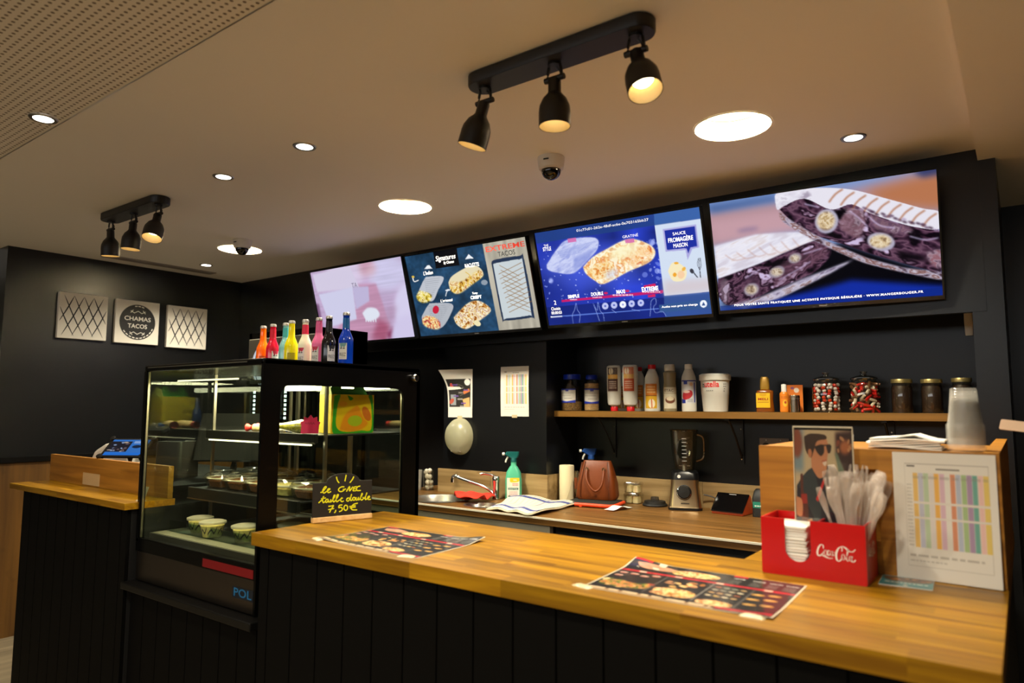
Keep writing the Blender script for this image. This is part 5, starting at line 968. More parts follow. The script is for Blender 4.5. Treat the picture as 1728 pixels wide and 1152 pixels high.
obj('lever', tube([(0, 0, .13), (-.02, -.02, .142), (-.055, -.045, .150), (-.075, -.06, .146)], lambda s: .006+.003*s, 10, 4), chrome, tp, smooth=True)
# cloths
def cloth(name, label, cat, pts, hfun, mat, n=18, th=.004):
    """soft four-cornered cloth laid on the worktop"""
    A_, B_, C_, D_ = [np.array(p, float) for p in pts]; o = (A_+B_+C_+D_)/4; V = []
    for i in range(n+1):
        for j in range(n+1):
            u, v = i/n, j/n; p = A_*(1-u)*(1-v)+B_*u*(1-v)+C_*u*v+D_*(1-u)*v; V.append((p[0]-o[0], p[1]-o[1], hfun(u, v)))
    g = (V, [(i*(n+1)+j, i*(n+1)+j+1, (i+1)*(n+1)+j+1, (i+1)*(n+1)+j) for i in range(n) for j in range(n)])
    o_ = obj(name, g, mat, None, (o[0], o[1], ZW+.003), smooth='all', solid=th); return setp(o_, label, cat)
cloth('red_cloth', 'crumpled red cloth hung over the rim between the sink bowls', 'cloth', [(-2.80, 3.20), (-2.66, 3.06), (-2.50, 3.10), (-2.56, 3.30)], lambda u, v: .012+.022*abs(math.sin(u*5+v*3))+.02*math.exp(-((u-.8)/.2)**2)+.012*math.sin(v*9+u*4), M('cloth_red', '#d2301c', rough=.85, bump=.3, bscale=500))
def towel_mat():
    m = bpy.data.materials.new('tea_towel'); m.use_nodes = True; nt = m.node_tree; L = nt.links.new; b = nt.nodes['Principled BSDF']; b.inputs['Roughness'].default_value = .9
    a_ = nt.nodes.new('ShaderNodeVertexColor'); a_.layer_name = 'Col'; L(a_.outputs[0], b.inputs['Base Color']); return m
ta = Art(110, 90, '#d8cfb4'); ta.rect(.0, .80, 1, .88, '#3a4484').rect(0, .92, 1, .94, '#3a4484').rect(.0, .10, 1, .17, '#3a4484').rect(.60, 0, .63, 1, '#5a5f98', .5).rect(.2, 0, .22, 1, '#8d8aa0', .5)
for i in range(12): ta.rect(.04+i*.082, 0, .05+i*.082, 1, '#8a7d6a', .55)
TWP = [np.array(p) for p in ((-2.33, 2.935), (-2.46, 3.36), (-2.04, 3.39), (-2.03, 2.925))]
tw = thing('tea_towel', 'folded cream tea towel with blue stripes beside the small drainer bowl', 'towel', (-2.2, 3.15, ZW+.003))
def twf(u, v):
    q = [TWP[0][i]*(1-u)*(1-v)+TWP[3][i]*u*(1-v)+TWP[2][i]*u*v+TWP[1][i]*(1-u)*v-(-2.2, 3.15)[i] for i in (0, 1)]
    return q[0]+.012*np.sin(v*6), q[1]+.01*np.sin(u*5), .010+.010*np.sin(u*7+v*2)**2+.022*np.exp(-((u-.2)/.15)**2-((v-.85)/.25)**2)+.006*np.sin(v*8)
art_obj('towel_top', ta, twf, towel_mat(), tw)
obj('towel_fold', ([(float(x), float(y), float(z)-.006) for u in np.linspace(-.02, 1.02, 14) for v in np.linspace(-.02, 1.02, 14) for x, y, z in [twf(np.array(u), np.array(v))]], [(i*14+j, i*14+j+1, i*14+j+15, i*14+j+14) for i in range(13) for j in range(13)]), M('towel_cream', '#cfc4a6', rough=.9), tw, smooth='all', solid=.006)
# ------------------------------------------------------------------ bottles & boxes on the worktop
def spray(name, label, x, y, z, h, body, head, labelled):
    t = thing(name, label, 'spray bottle', (x, y, z), math.radians(32)); k = h/.285
    obj('bottle_body', rloft([(.088*k, .058*k, .02, 0), (.098*k, .066*k, .025, .012*k), (.098*k, .066*k, .025, .12*k), (.085*k, .058*k, .024, .165*k), (.05*k, .04*k, .018, .195*k), (.034*k, .032*k, .015, .205*k), (.032*k, .032*k, .015, .228*k)]), body, t, smooth=True)
    obj('trigger_head', join(rloft([(.036*k, .036*k, .016, .226*k), (.034*k, .034*k, .015, .246*k), (.055*k, .026*k, .012, .252*k), (.085*k, .028*k, .012, .268*k, -.012), (.075*k, .026*k, .012, .285*k, -.004)])), head, t, smooth=True)
    obj('nozzle', mv(tf(lathe([(.009*k, 0), (.009*k, .014), (.0, .014)], 12), rotm('Y', -90)), -.054*k, 0, .271*k), white_pl, t, smooth=True)
    obj('trigger', tube([(-.035*k, 0, .255*k), (-.045*k, 0, .235*k), (-.048*k, 0, .222*k)], .005*k, 8, 3), white_pl, t, smooth=True)
    if labelled:
        la = Art(60, 90, '#dcd9cc'); la.curve([(.25, .02), (.95, .0), (.9, .2), (.3, .22)], '#e9c21c').rect(.1, .5, .9, .6, '#1d5a52').bars(.45, .27, .9, .42, 2, '#c24a4a', .8).bars(.2, .66, .85, .88, 4, '#c27a74', .7).ell(.2, .92, .09, .04, '#5a6a3a')
        lb = art_obj('front_label', la, lambda u, v: ((u-.5)*.074*k, -.0335*k+0*u, .02+(1-v)*.115*k), print_mat('label_print', rough=.45), t)
        obj('label_lettering', on(lambda u, v: ((u-.5)*.074*k, -.0339*k, .02+(1-v)*.115*k), join(fit_text('SANYTOL', .14, .86, .525, .575, 0, .01), fit_text('XXL', .5, .8, .07, .15, 0, .02))), M('white_ink', '#f0eee6', rough=.5), lb)
    return t
spray('spray_bottle', 'mint green disinfectant spray bottle with teal trigger beside the tap', -2.452, 3.335, ZW+.001, .285, M('mint_plastic', '#4fae8a', rough=.35), M('teal_plastic', '#0e5a58', rough=.35), True)
spray('spray_bottle', 'clear spray bottle with blue trigger behind the tan handbag', -2.13, 3.69, ZW+.001, .30, frost_mat('clear_blue_bottle', '#8fa4b8', .4), M('blue_plastic', '#0f3f86', rough=.35), False)
t = thing('paper_roll', 'cream kitchen paper roll standing beside the tan handbag', 'paper roll', (-2.195, 3.515, ZW+.001))
obj('roll', lathe([(.014, 0), (.043, 0), (.0435, .004), (.0435, .205), (.042, .208), (.014, .208), (.014, 0)], 32, closed=False), M('roll_paper', '#dccfa8', rough=.9, bump=.2, bscale=200), t, smooth=True)
obj('loose_sheet_edge', tube([(.02, -.0395, .01), (.035, -.028, .06), (.0425, -.012, .13)], .0014, 5, 4), M('roll_shadow', '#c4b48c', rough=.9), t, smooth=True)
# handbag
tan = M('tan_leather', '#70330c', rough=.42, bump=.12, bscale=300, spec=.4); tan_d = M('tan_leather_dark', '#5a2a0c', rough=.5); brass = M('pale_brass', '#c9b58a', rough=.25, metal=1)
hb = thing('handbag', 'tan leather handbag with two looped handles on the laptop sleeve', 'handbag', (-2.01, 3.555, ZW+.026), math.radians(14))
obj('bag_body', rloft([(.22, .12, .03, 0), (.236, .132, .035, .02), (.225, .125, .034, .09), (.19, .08, .03, .17), (.165, .045, .02, .21), (.16, .036, .017, .216)], 6), tan, hb, smooth=True)
obj('side_gusset', rloft([(.012, .10, .005, .0), (.013, .108, .006, .09), (.01, .05, .004, .20)]), tan_d, hb, (-.112, 0, .006), (0, math.radians(8), 0), smooth=True)
for s in (-1, 1): obj('seam_piping', tube([(s*.085, -.030-.038, .012), (s*.082, -.0675, .09), (s*.072, -.044, .165), (s*.065, -.024, .212)], .0028, 6, 5), tan_d, hb, smooth=True)
obj('handle', tube([(-.05, -.046, .165), (-.045, -.075, .12), (-.02, -.092, .075), (.015, -.096, .052), (.045, -.09, .08), (.052, -.07, .13), (.05, -.044, .165)], .0065, 10, 6), tan, hb, smooth=True)
obj('handle', tube([(-.05, .046, .165), (-.05, .07, .13), (-.03, .085, .09), (.01, .09, .07), (.04, .082, .1), (.05, .044, .165)], .0065, 10, 6), tan, hb, smooth=True)
for s in (-1, 1): obj('handle_ring', mv(tf(lathe([(.006, -.003), (.010, -.003), (.010, .003), (.006, .003)], 14, closed=False), rotm('X', 90)), s*.05, -.048, .17), brass, hb, smooth=True)
obj('zip_pull', box(-.128, -.122, -.012, .004, .10, .15), brass, hb)
obj('hang_tag', rloft([(.014, .004, .0015, .05), (.018, .004, .0018, .115)]), tan, hb, (-.125, -.02, 0), smooth=True)
# sleeve, receipt, dessert boxes, lid
sl = thing('laptop_sleeve', 'black laptop sleeve with orange zip edge under the handbag', 'sleeve', (-1.985, 3.475, ZW+.001), math.radians(10))
obj('sleeve_body', rloft([(.27, .21, .03, .002), (.285, .225, .035, .012), (.27, .21, .03, .023)], 6), M('sleeve_black', '#1b1e1c', rough=.7), sl, smooth=True)
obj('zip_band', tube([(-.075, -.117, .012), (.0, -.118, .013), (.105, -.117, .012), (.136, -.105, .012), (.146, -.075, .012), (.147, .0, .012), (.146, .08, .012)], .010, 10, 4), M('zip_orange', '#e2441a', rough=.45), sl, smooth=True)
obj('zip_pull', box(-.045, -.03, -.128, -.118, .002, .010), M('zip_orange', '#e2441a'), sl)
cloth('receipt', 'white paper receipt lying in front of the laptop sleeve', 'receipt', [(-1.835, 3.31), (-1.775, 3.305), (-1.745, 3.47), (-1.805, 3.49)], lambda u, v: .004+.014*math.exp(-((v-.45)/.22)**2), paper, 10, .0006)
for i, lb in enumerate(('lower clear box of cream dessert cubes beside the handbag', 'upper clear box of cream dessert cubes beside the handbag')):
    t = thing('dessert_cube_box', lb, 'dessert box', (-1.842, 3.675, ZW+.001+i*.061), .1*i, 'stacked clear dessert boxes by the handbag')
    obj('tray', rloft([(.088, .07, .012, 0), (.095, .077, .014, .045)]), clear_pl, t, smooth=True); obj('lid', rloft([(.098, .08, .014, .045), (.098, .08, .014, .05), (.085, .068, .012, .059)]), clear_pl, t, smooth=True)
    for dx in (-.021, .021): obj('cream_cube', rloft([(.034, .05, .008, .003), (.036, .052, .010, .02), (.030, .046, .010, .038)]), M('cream_white', '#e9dcae', rough=.7), t, (dx, 0, 0), smooth=True)
t = thing('jug_cover', 'round black blender lid with clear cap lying on the worktop', 'lid', (-1.70, 3.655, ZW+.001))
obj('lid_disc', lathe([(.0, 0), (.068, 0), (.070, .006), (.066, .012), (.06, .014), (.058, .026), (.03, .03), (.0, .03)], 32), M('rubber_black', '#121110', rough=.55), t, smooth=True); obj('cap', lathe([(.0, .03), (.024, .03), (.022, .048), (.0, .049)], 20), frost_mat('smoke_cap', '#4a443e', .7), t, smooth=True)
# blender
bl = thing('blender', 'stainless steel blender with tall clear jug and round dial', 'blender', (-1.52, 3.655, ZW+.001), math.radians(22))
obj('motor_base', rloft([(.178, .17, .03, .012), (.172, .165, .03, .02), (.150, .145, .03, .13), (.146, .142, .03, .16)], 5), M('blender_steel', '#b09a78', rough=.3, metal=1), bl, smooth=True)
obj('base_foot', rloft([(.18, .172, .03, 0), (.18, .172, .03, .013)], 5), black_pl, bl); obj('collar', rloft([(.148, .144, .03, .16), (.144, .14, .04, .195), (.128, .126, .05, .205)], 5), black_pl, bl, smooth=True)
cl = obj('collar_mark', tf(lathe([(.0, 0), (.009, 0), (.009, .001), (.0, .001)], 16), Matrix.Translation((-.03, -.0725, .178)) @ rotm('X', 90)), white_pl, bl)
dl = obj('dial', tf(lathe([(.0, 0), (.040, 0), (.040, .006), (.033, .010), (.030, .02), (.0, .021)], 32), Matrix.Translation((-.005, -.078, .095)) @ rotm('X', 82)), M('dial_black', '#15130f', rough=.35), bl, smooth=True)
obj('dial_ring', tf(lathe([(.034, .009), (.0355, .0105), (.037, .009)], 32, closed=False), Matrix.Translation((-.005, -.078, .095)) @ rotm('X', 82)), chrome, bl)
obj('name_badge', box(-.022, .022, -.0845, -.083, .034, .040), M('badge_dark', '#3a332a', rough=.4), bl)
obj('jug', lathe([(.048, .205), (.052, .22), (.066, .30), (.074, .42), (.077, .425)], 36, closed=False), glass_mat('jug_glass', '#e6e2d6', .07), bl, smooth=True)
obj('jug_rim', lathe([(.074, .420), (.078, .424), (.074, .428)], 36, closed=False), glass_mat('rim_glass', '#cfc8b8', .25), bl, smooth=True)
obj('jug_handle', tube([(.066, .02, .40), (.10, .03, .385), (.105, .03, .32), (.098, .03, .27), (.062, .02, .255)], .007, 10, 5), glass_mat('rim_glass', '#cfc8b8', .25), bl, smooth=True)
obj('jug_scale', join(*[box(-.012, .012, -.0705-.006*(k-3)/6, -.0695-.006*(k-3)/6, .26+k*.02, .2615+k*.02) for k in range(7)]), white_pl, bl)
obj('blade_unit', join(lathe([(.0, .205), (.016, .205), (.012, .235), (.0, .24)], 12), box(-.03, .03, -.005, .005, .228, .232), tf(box(-.025, .025, -.004, .004, .232, .235), rotm('Z', 80))), steel, bl, smooth=True)
# tilted tablet, card terminal, cable, sockets
tb = thing('tablet_stand', 'black tablet display with orange rear tilted on the worktop', 'tablet', (-1.255, 3.63, ZW+.001), math.radians(-6))
obj('orange_shell', prism([(-.06, 0), (.075, 0), (.075, .015), (.045, .095), (.03, .098), (-.06, .012)], .17, 'X'), M('shell_orange', '#b5451a', rough=.45), tb, (-.085, 0, 0), bevel=.004)
obj('black_screen', tf(box(-.087, .087, 0, .125, 0, .006), Matrix.Translation((0, -.064, .012)) @ rotm('X', 43.5)), M('screen_off', '#070708', rough=.12), tb, bevel=.003)
obj('maker_mark', tf(box(-.02, .02, .113, .117, .0061, .0064), Matrix.Translation((0, -.064, .012)) @ rotm('X', 43.5)), M('mark_grey', '#8a8a8a'), tb)
ct = thing('card_terminal', 'black card terminal with teal sticker beside the tablet', 'card terminal', (-1.10, 3.64, ZW+.001), math.radians(8))
obj('terminal_body', rloft([(.088, .10, .018, 0), (.09, .10, .02, .09), (.075, .07, .02, .125), (.06, .05, .018, .135)]), M('terminal_black', '#171716', rough=.5), ct, smooth=True)
ts = obj('teal_sticker', box(-.038, .04, -.0515, -.0495, .045, .075), M('sticker_teal', '#1f7a66', rough=.5), ct); obj('sticker_print', join(*[box(-.03+i*.012, -.021+i*.012, -.0521, -.0515, .052, .058) for i in range(5)]), M('sticker_white', '#cfe0d4'), ts)
c_ = obj('power_cable', tube([(-1.44, 3.72, ZW+.075), (-1.39, 3.735, ZW+.062), (-1.33, 3.74, ZW+.03), (-1.31, 3.70, ZW+.008), (-1.345, 3.69, ZW+.012), (-1.33, 3.71, ZW+.02)], .0035, 8, 6), black_pl, None, smooth=True); setp(c_, 'thin black power cable between blender and tablet', 'cable')
sk = at_y(1307, 747, YN); t = thing('socket_plate', 'grey double wall socket plate above the oak stand', 'socket', (sk[0], YN-.006, sk[2]-.02))
obj('plate', box(-.075, .075, -.004, .005, -.04, .045), M('plate_grey', '#6f655a', rough=.45), t, bevel=.002)
for dx in (-.04, .035): obj('socket_ring', tf(lathe([(.0, .002), (.016, .002), (.019, .004), (.021, .004), (.021, 0)], 24), Matrix.Translation((dx, -.004, 0)) @ rotm('X', 90)), black_pl, t, smooth=True); obj('screw', tf(lathe([(.0, .001), (.003, .001), (.003, 0)], 8), Matrix.Translation((dx, -.004, .034)) @ rotm('X', 90)), chrome, t)
# tubs of utensils at the dark end of the sink
for i, (x, y, lb) in enumerate(((-3.20, 3.40, 'clear tub of white crumpled wrappers beside the splashback end'), (-3.275, 3.36, 'narrow white cup beside the tub of wrappers, half behind the case'))):
    t = thing('utensil_tub', lb, 'tub', (x, y, ZW+.001))
    obj('tub', lathe([(.034, 0), (.04, .13), (.041, .13), (.0395, .132)], 24, closed=False), clear_pl if i == 0 else frost_mat('milky', '#d8d4c8', .6), t, smooth=True)
    for k in range(12 if i == 0 else 6): obj('crumpled_wrap', tf(lathe([(.0, -.017), (.014, -.009), (.018, 0), (.012, .011), (.0, .017)], 7), rotm('X', random.uniform(0, 90)) @ rotm('Y', random.uniform(0, 90))), M('wrap_white', '#d6d0c0', rough=.5), t, (random.uniform(-.02, .02), random.uniform(-.02, .02), .02+(k//3)*.034+random.uniform(-.006, .006)))
# ------------------------------------------------------------------ on the pillar
pd = thing('soap_dispenser', 'milky oval paper towel dispenser on the pillar above the tap', 'dispenser', (-2.94, YP-.001, 1.31))
obj('cover', tf(lathe([(.0, .09), (.03, .088), (.06, .078), (.085, .058), (.10, .03), (.105, 0)], 36, closed=False, sx=1.0, sy=1.13), rotm('X', 90)), frost_mat('milky_cover', '#c9c6a8', .8, .3), pd, smooth=True)
obj('back_plate', tf(lathe([(.0, .004), (.104, .004), (.104, 0), (.0, 0)], 32, sy=1.13), rotm('X', 90)), M('disp_back', '#b9b59c', rough=.5), pd); obj('paper_fill', box(-.04, .04, -.05, -.006, -.095, -.05), paper, pd)
def sheet(label, cx, z0, z1, w_, art, curl, nm='pinned_sheet'):
    t = thing(nm, label, 'paper', (cx, YP-.003, (z0+z1)/2)); h = z1-z0
    fn = lambda u, v: ((u-.5)*w_+(-.05*(1-v)**3*(1-u)**2 if curl else 0), -(.075*np.maximum(0, .4-v)**1.3*(1-u)*2.0 if curl else .002*np.sin(v*4)+.002)-.001, (.5-v)*h)
    art_obj('print', art, fn, paper_print, t)
    V = [(float(x), float(y)+.0008, float(z)) for u in np.linspace(0, 1, 10) for v in np.linspace(0, 1, 10) for x, y, z in [fn(np.array(u), np.array(v))]]
    obj('paper_back', (V, [(i*10+j, i*10+j+1, i*10+j+11, i*10+j+10) for i in range(9) for j in range(9)]), paper, t, smooth=True)
    obj('tape', box(-.02, .02, -.003, -.002, -h/2-.008, -h/2+.010), M('clear_tape', '#cbbb95'), t)
sheet('white sheet with coloured allergen table pinned on the pillar', (-2.61-2.40)/2, 1.443, 1.748, .212, allergen(100, 140), False)
oa = Art(90, 120, '#dedad0'); oa.rect(.06, .2, .92, .78, '#1c1814').ell(.8, .27, .11, .07, '#eeebe4').line([(.4, .3), (.62, .36), (.7, .48), (.5, .55)], .012, '#6a625a').ell(.2, .35, .06, .07, '#c24a44').poly([(.62, .46), (.86, .4), (.9, .46), (.66, .52)], '#d0703a').rect(.12, .52, .34, .74, '#8d9498').ell(.16, .66, .1, .05, '#b5503a', -20).poly([(.6, .62), (.88, .58), (.9, .78), (.68, .78)], '#d8a868')
for x, y in ((.22, .31), (.64, .42), (.24, .54), (.54, .69)): oa.rect(x, y, x+.2, y+.025, '#6a4a9a')
for x, y in ((.3, .35), (.44, .47), (.4, .6), (.5, .74)): oa.bars(x, y, x+.2, y+.04, 2, '#d6d2ca')
sheet('curling white sheet with dark snack advert pinned on the pillar', -2.945, 1.432, 1.742, .205, oa, True)
t = obj('wall_strip', box(-3.125, -3.10, YN-.012, YN-.001, 1.16, 1.38), white_pl, None, bevel=.002); setp(t, 'narrow white vertical plastic strip in the dark gap beside the pillar', 'strip')
w1 = at_y(1637, 546, YN); t = obj('wall_switch', rloft([(.03, .012, .004, 0), (.034, .012, .004, .06), (.034, .012, .004, .115)]), M('switch_white', '#d8d0bc', rough=.4), None, (w1[0]-.005, YN-.008, w1[2]-.055), smooth=True); setp(t, 'cream wall switch tucked against the black column', 'switch')

# ================================================================== wall shelf and its bottles
ZSH, YSF = 1.478, 3.50
sh = thing('wall_shelf', 'long oak wall shelf on black brackets', 'shelf', (-1.2, YN, ZSH-.034))
blk('shelf_board', wood_mat('shelf_oak', '#5c3f17', '#7f5a26', 'X', grain=30, stretch=1.4, rnd=.05), -2.272+1.2, -.20+1.2, YSF-YN, -.001, 0, .034, sh)
for px in (1035, 1250, 1505):
    x = float(at_y(px, 740, YN-.02)[0])+1.2
    b_ = obj('bracket', join(box(x-.012, x+.012, -.012, -.001, -.245, 0), box(x-.012, x+.012, -.235, -.001, -.010, 0), tube([(x, -.20, -.008), (x, -.10, -.10), (x, -.010, -.215)], .006, 6, 2)), black_metal, sh)
    for z in (-.22, -.06): obj('bracket_screw', tf(lathe([(.0, .002), (.004, .002), (.005, 0)], 10), Matrix.Translation((x, -.012, z)) @ rotm('X', 90)), chrome, b_)
YI = 3.60
def spot(x0, x1, top, Y=YI):
    a_, b_ = at_y(x0, 650, Y), at_y(x1, 650, Y); xc = (a_[0]+b_[0])/2; th_ = math.atan2(abs(xc), Y); return xc, (b_[0]-a_[0])*math.cos(th_), float(at_y((x0+x1)/2, top, Y)[2])-ZSH, math.degrees(math.atan2(-Y, -xc))
def item(name, label, cat, x0, x1, top, Y=YI, da=0, group=None):
    xc, D, h, fa = spot(x0, x1, top, Y); t = thing(name, label, cat, (xc, Y, ZSH+.001), math.radians(fa+da), group); return t, D/2, h
def lbl(t, art, r, h, z0, a, nm='label', zoff=.0006): return art_obj(nm, art, wrap(r+zoff, h, z0, -a, a), print_mat('label_print', rough=.45), t)
def lettering(par, s, r, z0, z1, a0, a1, mat, shear=0, bold=0): obj('lettering', on(lambda u, v: (r*math.cos(math.radians(a0+(a1-a0)*u)), r*math.sin(math.radians(a0+(a1-a0)*u)), z0+(z1-z0)*(1-v)), fit_text(s, 0, 1, 0, 1, shear, bold)), mat, par)
blue_lid = M('blue_lid', '#0b2ba8', rough=.35); jar_gl = glass_mat('jar_clear', '#ece8dc', .08, .03); white_b = M('white_bottle', '#d9d8cf', rough=.3); red_cap = M('red_cap', '#c40f18', rough=.35)
def white_lab():
    a_ = Art(60, 60, '#cfccc4'); a_.rect(0, 0, 1, .09, '#1a30a8').poly([(0, .82), (.5, .9), (1, .8), (1, 1), (0, 1)], '#1a30a8').rect(.42, .08, .6, .2, '#3a3a9a').bars(.1, .28, .9, .34, 1, '#8a867e').bars(.1, .45, .7, .52, 1, '#9a968e').bars(.3, .66, .8, .74, 1, '#7a766e'); return a_
seed = M('seed_mix', '#8a6f48', rough=.7, var=.7, bscale=160, bump=.8); flake = M('flake_mix', '#c9ac84', rough=.8, var=.4, bscale=200, bump=.6)
t, R_, h = item('seed_jar', 'wide clear jar with blue lid, a third full of seeds', 'jar', 947, 984, 632)
obj('jar', lathe([(.0, 0), (R_*.94, 0), (R_, .008), (R_, h*.6), (R_*.9, h*.74), (R_*.72, h*.84), (R_*.7, h*.87)], 32, closed=False), jar_gl, t, smooth=True); obj('seeds', lathe([(.0, .003), (R_*.93, .003), (R_*.97, .01), (R_*.97, h*.24), (R_*.5, h*.27), (.0, h*.25)], 32), seed, t, smooth=True)
obj('lid', lathe([(R_*.74, h*.86), (R_*.8, h*.87), (R_*.8, h*.985), (R_*.76, h), (.0, h)], 32), blue_lid, t, smooth=True); l_ = lbl(t, white_lab(), R_, h*.38, h*.22, 46); l_.rotation_euler[2] = math.radians(-28)
t, R_, h = item('spice_jar', 'slim clear jar with blue lid full of pale flakes', 'jar', 986, 1011, 633)
obj('jar', lathe([(.0, 0), (R_*.95, 0), (R_, .006), (R_, h*.78), (R_*.9, h*.84), (R_*.74, h*.88)], 28, closed=False), jar_gl, t, smooth=True); obj('flakes', lathe([(.0, .003), (R_*.93, .003), (R_*.96, .01), (R_*.96, h*.76), (.0, h*.77)], 28), flake, t, smooth=True)
obj('lid', lathe([(R_*.72, h*.87), (R_*.78, h*.88), (R_*.78, h*.985), (R_*.74, h), (.0, h)], 28), blue_lid, t, smooth=True); lbl(t, white_lab(), R_, h*.42, h*.2, 75)
def sauce_art(c0, c1, top):
    a_ = Art(44, 80, c1); 
    if top: a_.rect(0, 0, 1, .3, c0).rect(0, .3, 1, .48, '#d8a020').ell(.35, .16, .22, .14, '#d9c8a4').line([(.35, .02), (.4, .3)], .06, c1).rect(0, .48, 1, 1, c1).bars(.15, .56, .85, .9, 4, '#e6d6c4', .8)
    else: a_.rect(0, 0, 1, .46, '#d07a1c').bars(.15, .08, .85, .4, 3, '#f0dcb0', .7).rect(0, .46, 1, 1, '#d8a81e').ell(.55, .8, .28, .18, '#e6dcc0').line([(.55, .62), (.58, .98)], .08, c1).rect(.0, .46, 1, .5, '#8a4a16')
    return a_
def squeezy(label, x0, x1, top, c0, c1, Y=YI):
    t, R_, h = item('sauce_bottle', label, 'sauce bottle', x0, x1, top, Y, 0, 'white sauce bottles on the shelf')
    obj('bottle_body', lathe([(.0, .026), (R_*.42, .026), (R_*.45, .03), (R_*.8, .036), (R_*.9, .05), (R_, h*.7), (R_, h-.012), (R_*.92, h-.003), (R_*.8, h), (.0, h)], 32), white_b, t, smooth=True); obj('cap', lathe([(.0, 0), (R_*.5, 0), (R_*.5, .022), (R_*.42, .027), (.0, .027)], 24), red_cap, t, smooth=True)
    l_ = lbl(t, sauce_art(c0, c1, True), R_*.985, h*.52, h*.43, 42); l_.rotation_euler[2] = math.radians(-14)
squeezy('upside-down white squeeze bottle with dark brown chocolate label', 1024, 1049, 617, '#3a241c', '#4a2a20'); squeezy('upside-down white squeeze bottle with orange caramel label', 1050.5, 1077, 616, '#c9641e', '#b5481c')
def upright(label, x0, x1, top, c1, Y):
    t, R_, h = item('sauce_bottle', label, 'sauce bottle', x0, x1, top, Y, 0, 'white sauce bottles on the shelf')
    obj('bottle_body', lathe([(.0, 0), (R_*.95, 0), (R_, .008), (R_*.98, h*.45), (R_*.88, h*.72), (R_*.6, h*.84), (R_*.45, h*.88), (R_*.45, h*.92)], 32), white_b, t, smooth=True); obj('cap', lathe([(R_*.48, h*.9), (R_*.5, h*.91), (R_*.48, h*.99), (.0, h)], 24), red_cap, t, smooth=True)
    l_ = lbl(t, sauce_art('', c1, False), R_*1.0, h*.52, h*.06, 44); l_.rotation_euler[2] = math.radians(-10)
upright('white sauce bottle with red cap and brown label behind the chocolate one', 1041, 1062, 622, '#4a2418', 3.70); upright('white sauce bottle with red cap peeking out behind the caramel one', 1066, 1090, 619, '#9a3a1c', 3.70); upright('white caramel sauce bottle with red cap at the front', 1087, 1114, 615, '#c0541c', YI)
t, R_, h = item('syrup_bottle', 'beige waisted bottle with white cap and cream label', 'bottle', 1119, 1142, 615)
obj('bottle_body', lathe([(.0, 0), (R_*.95, 0), (R_, .006), (R_, h*.45), (R_*.88, h*.62), (R_*.98, h*.82), (R_*.7, h*.86), (.0, h*.86)], 32), M('beige_plastic', '#8f8467', rough=.35), t, smooth=True); obj('cap', lathe([(R_*.76, h*.86), (R_*.8, h*.87), (R_*.78, h*.985), (R_*.7, h), (.0, h)], 28), white_b, t, smooth=True)
la = Art(50, 50, '#cfc7b0'); la.ell(.5, .6, .34, .16, '#6a3a22').ell(.5, .54, .26, .1, '#d9ccae').rect(0, .28, 1, .3, '#9a8a6a'); l_ = lbl(t, la, R_, h*.45, h*.06, 62); lettering(l_, 'ETAC', R_+.0012, h*.41, h*.47, -48, 30, M('ink_brown', '#4a2a20', rough=.5))
t, R_, h = item('topping_bottle', 'white long-neck bottle with blue and red dessert label', 'bottle', 1150, 1175, 614)
obj('bottle_body', lathe([(.0, 0), (R_*.96, 0), (R_, .006), (R_, h*.66), (R_*.93, h*.74), (R_*.62, h*.86), (R_*.5, h*.9)], 32), white_b, t, smooth=True); obj('cap', lathe([(R_*.52, h*.89), (R_*.55, h*.9), (R_*.52, h*.99), (.0, h)], 24), white_pl, t, smooth=True)
la = Art(60, 70, '#cfd0d4'); la.rect(0, 0, 1, .06, '#1a2f9a').rect(.2, .02, .42, .18, '#1a2f9a').rect(.78, .1, .86, .95, '#1a2f9a').poly([(0, .8), (.3, .85), (.3, 1), (0, 1)], '#1a2f9a').curve([(.08, .72), (.2, .5), (.6, .44), (.7, .62), (.5, .8), (.2, .84)], '#b5252e').ell(.35, .5, .2, .06, '#e9c8c0').ell(.62, .18, .1, .08, '#d8b090').bars(.4, .8, .7, .95, 3, '#8d8d96'); lbl(t, la, R_, h*.48, h*.17, 70)
t, R_, h = item('spread_bucket', 'white lidded plastic bucket lettered nutella', 'bucket', 1180, 1234, 631)
obj('bucket', lathe([(.0, 0), (R_*.76, 0), (R_*.78, .004), (R_*.86, h*.45), (R_*.87, h*.455), (R_*.91, h*.86), (.0, h*.86)], 40), white_b, t, smooth=True); obj('lid', lathe([(R_*.93, h*.82), (R_*.99, h*.825), (R_, h*.84), (R_, h*.965), (R_*.95, h*.985), (R_*.85, h), (.0, h)], 40), white_b, t, smooth=True)
lettering(t, 'n', R_*.912, h*.635, h*.735, -58, -47, ink, 0, .02); lettering(t, 'utella', R_*.912, h*.64, h*.80, -45, 16, M('nutella_red', '#d21c1c', rough=.4), 0, .02); obj('small_print', join(*[ribbon([[(k, .0), (k+6, 0)]], .005, (lambda zz: lambda x, y: (R_*.905*math.cos(math.radians(x)), R_*.905*math.sin(math.radians(x)), zz+y))(h*z_), 1) for k, z_ in [(-38, .55), (-30, .55), (-22, .55), (-14, .55), (34, .72), (42, .72), (34, .66), (42, .66), (36, .6), (34, .54)]]), M('ink_grey', '#8d8a84'), t)
t, R_, h = item('honey_bottle', 'squat honey bottle with gold cap and yellow label lettered MELI', 'honey bottle', 1275, 1306, 636)
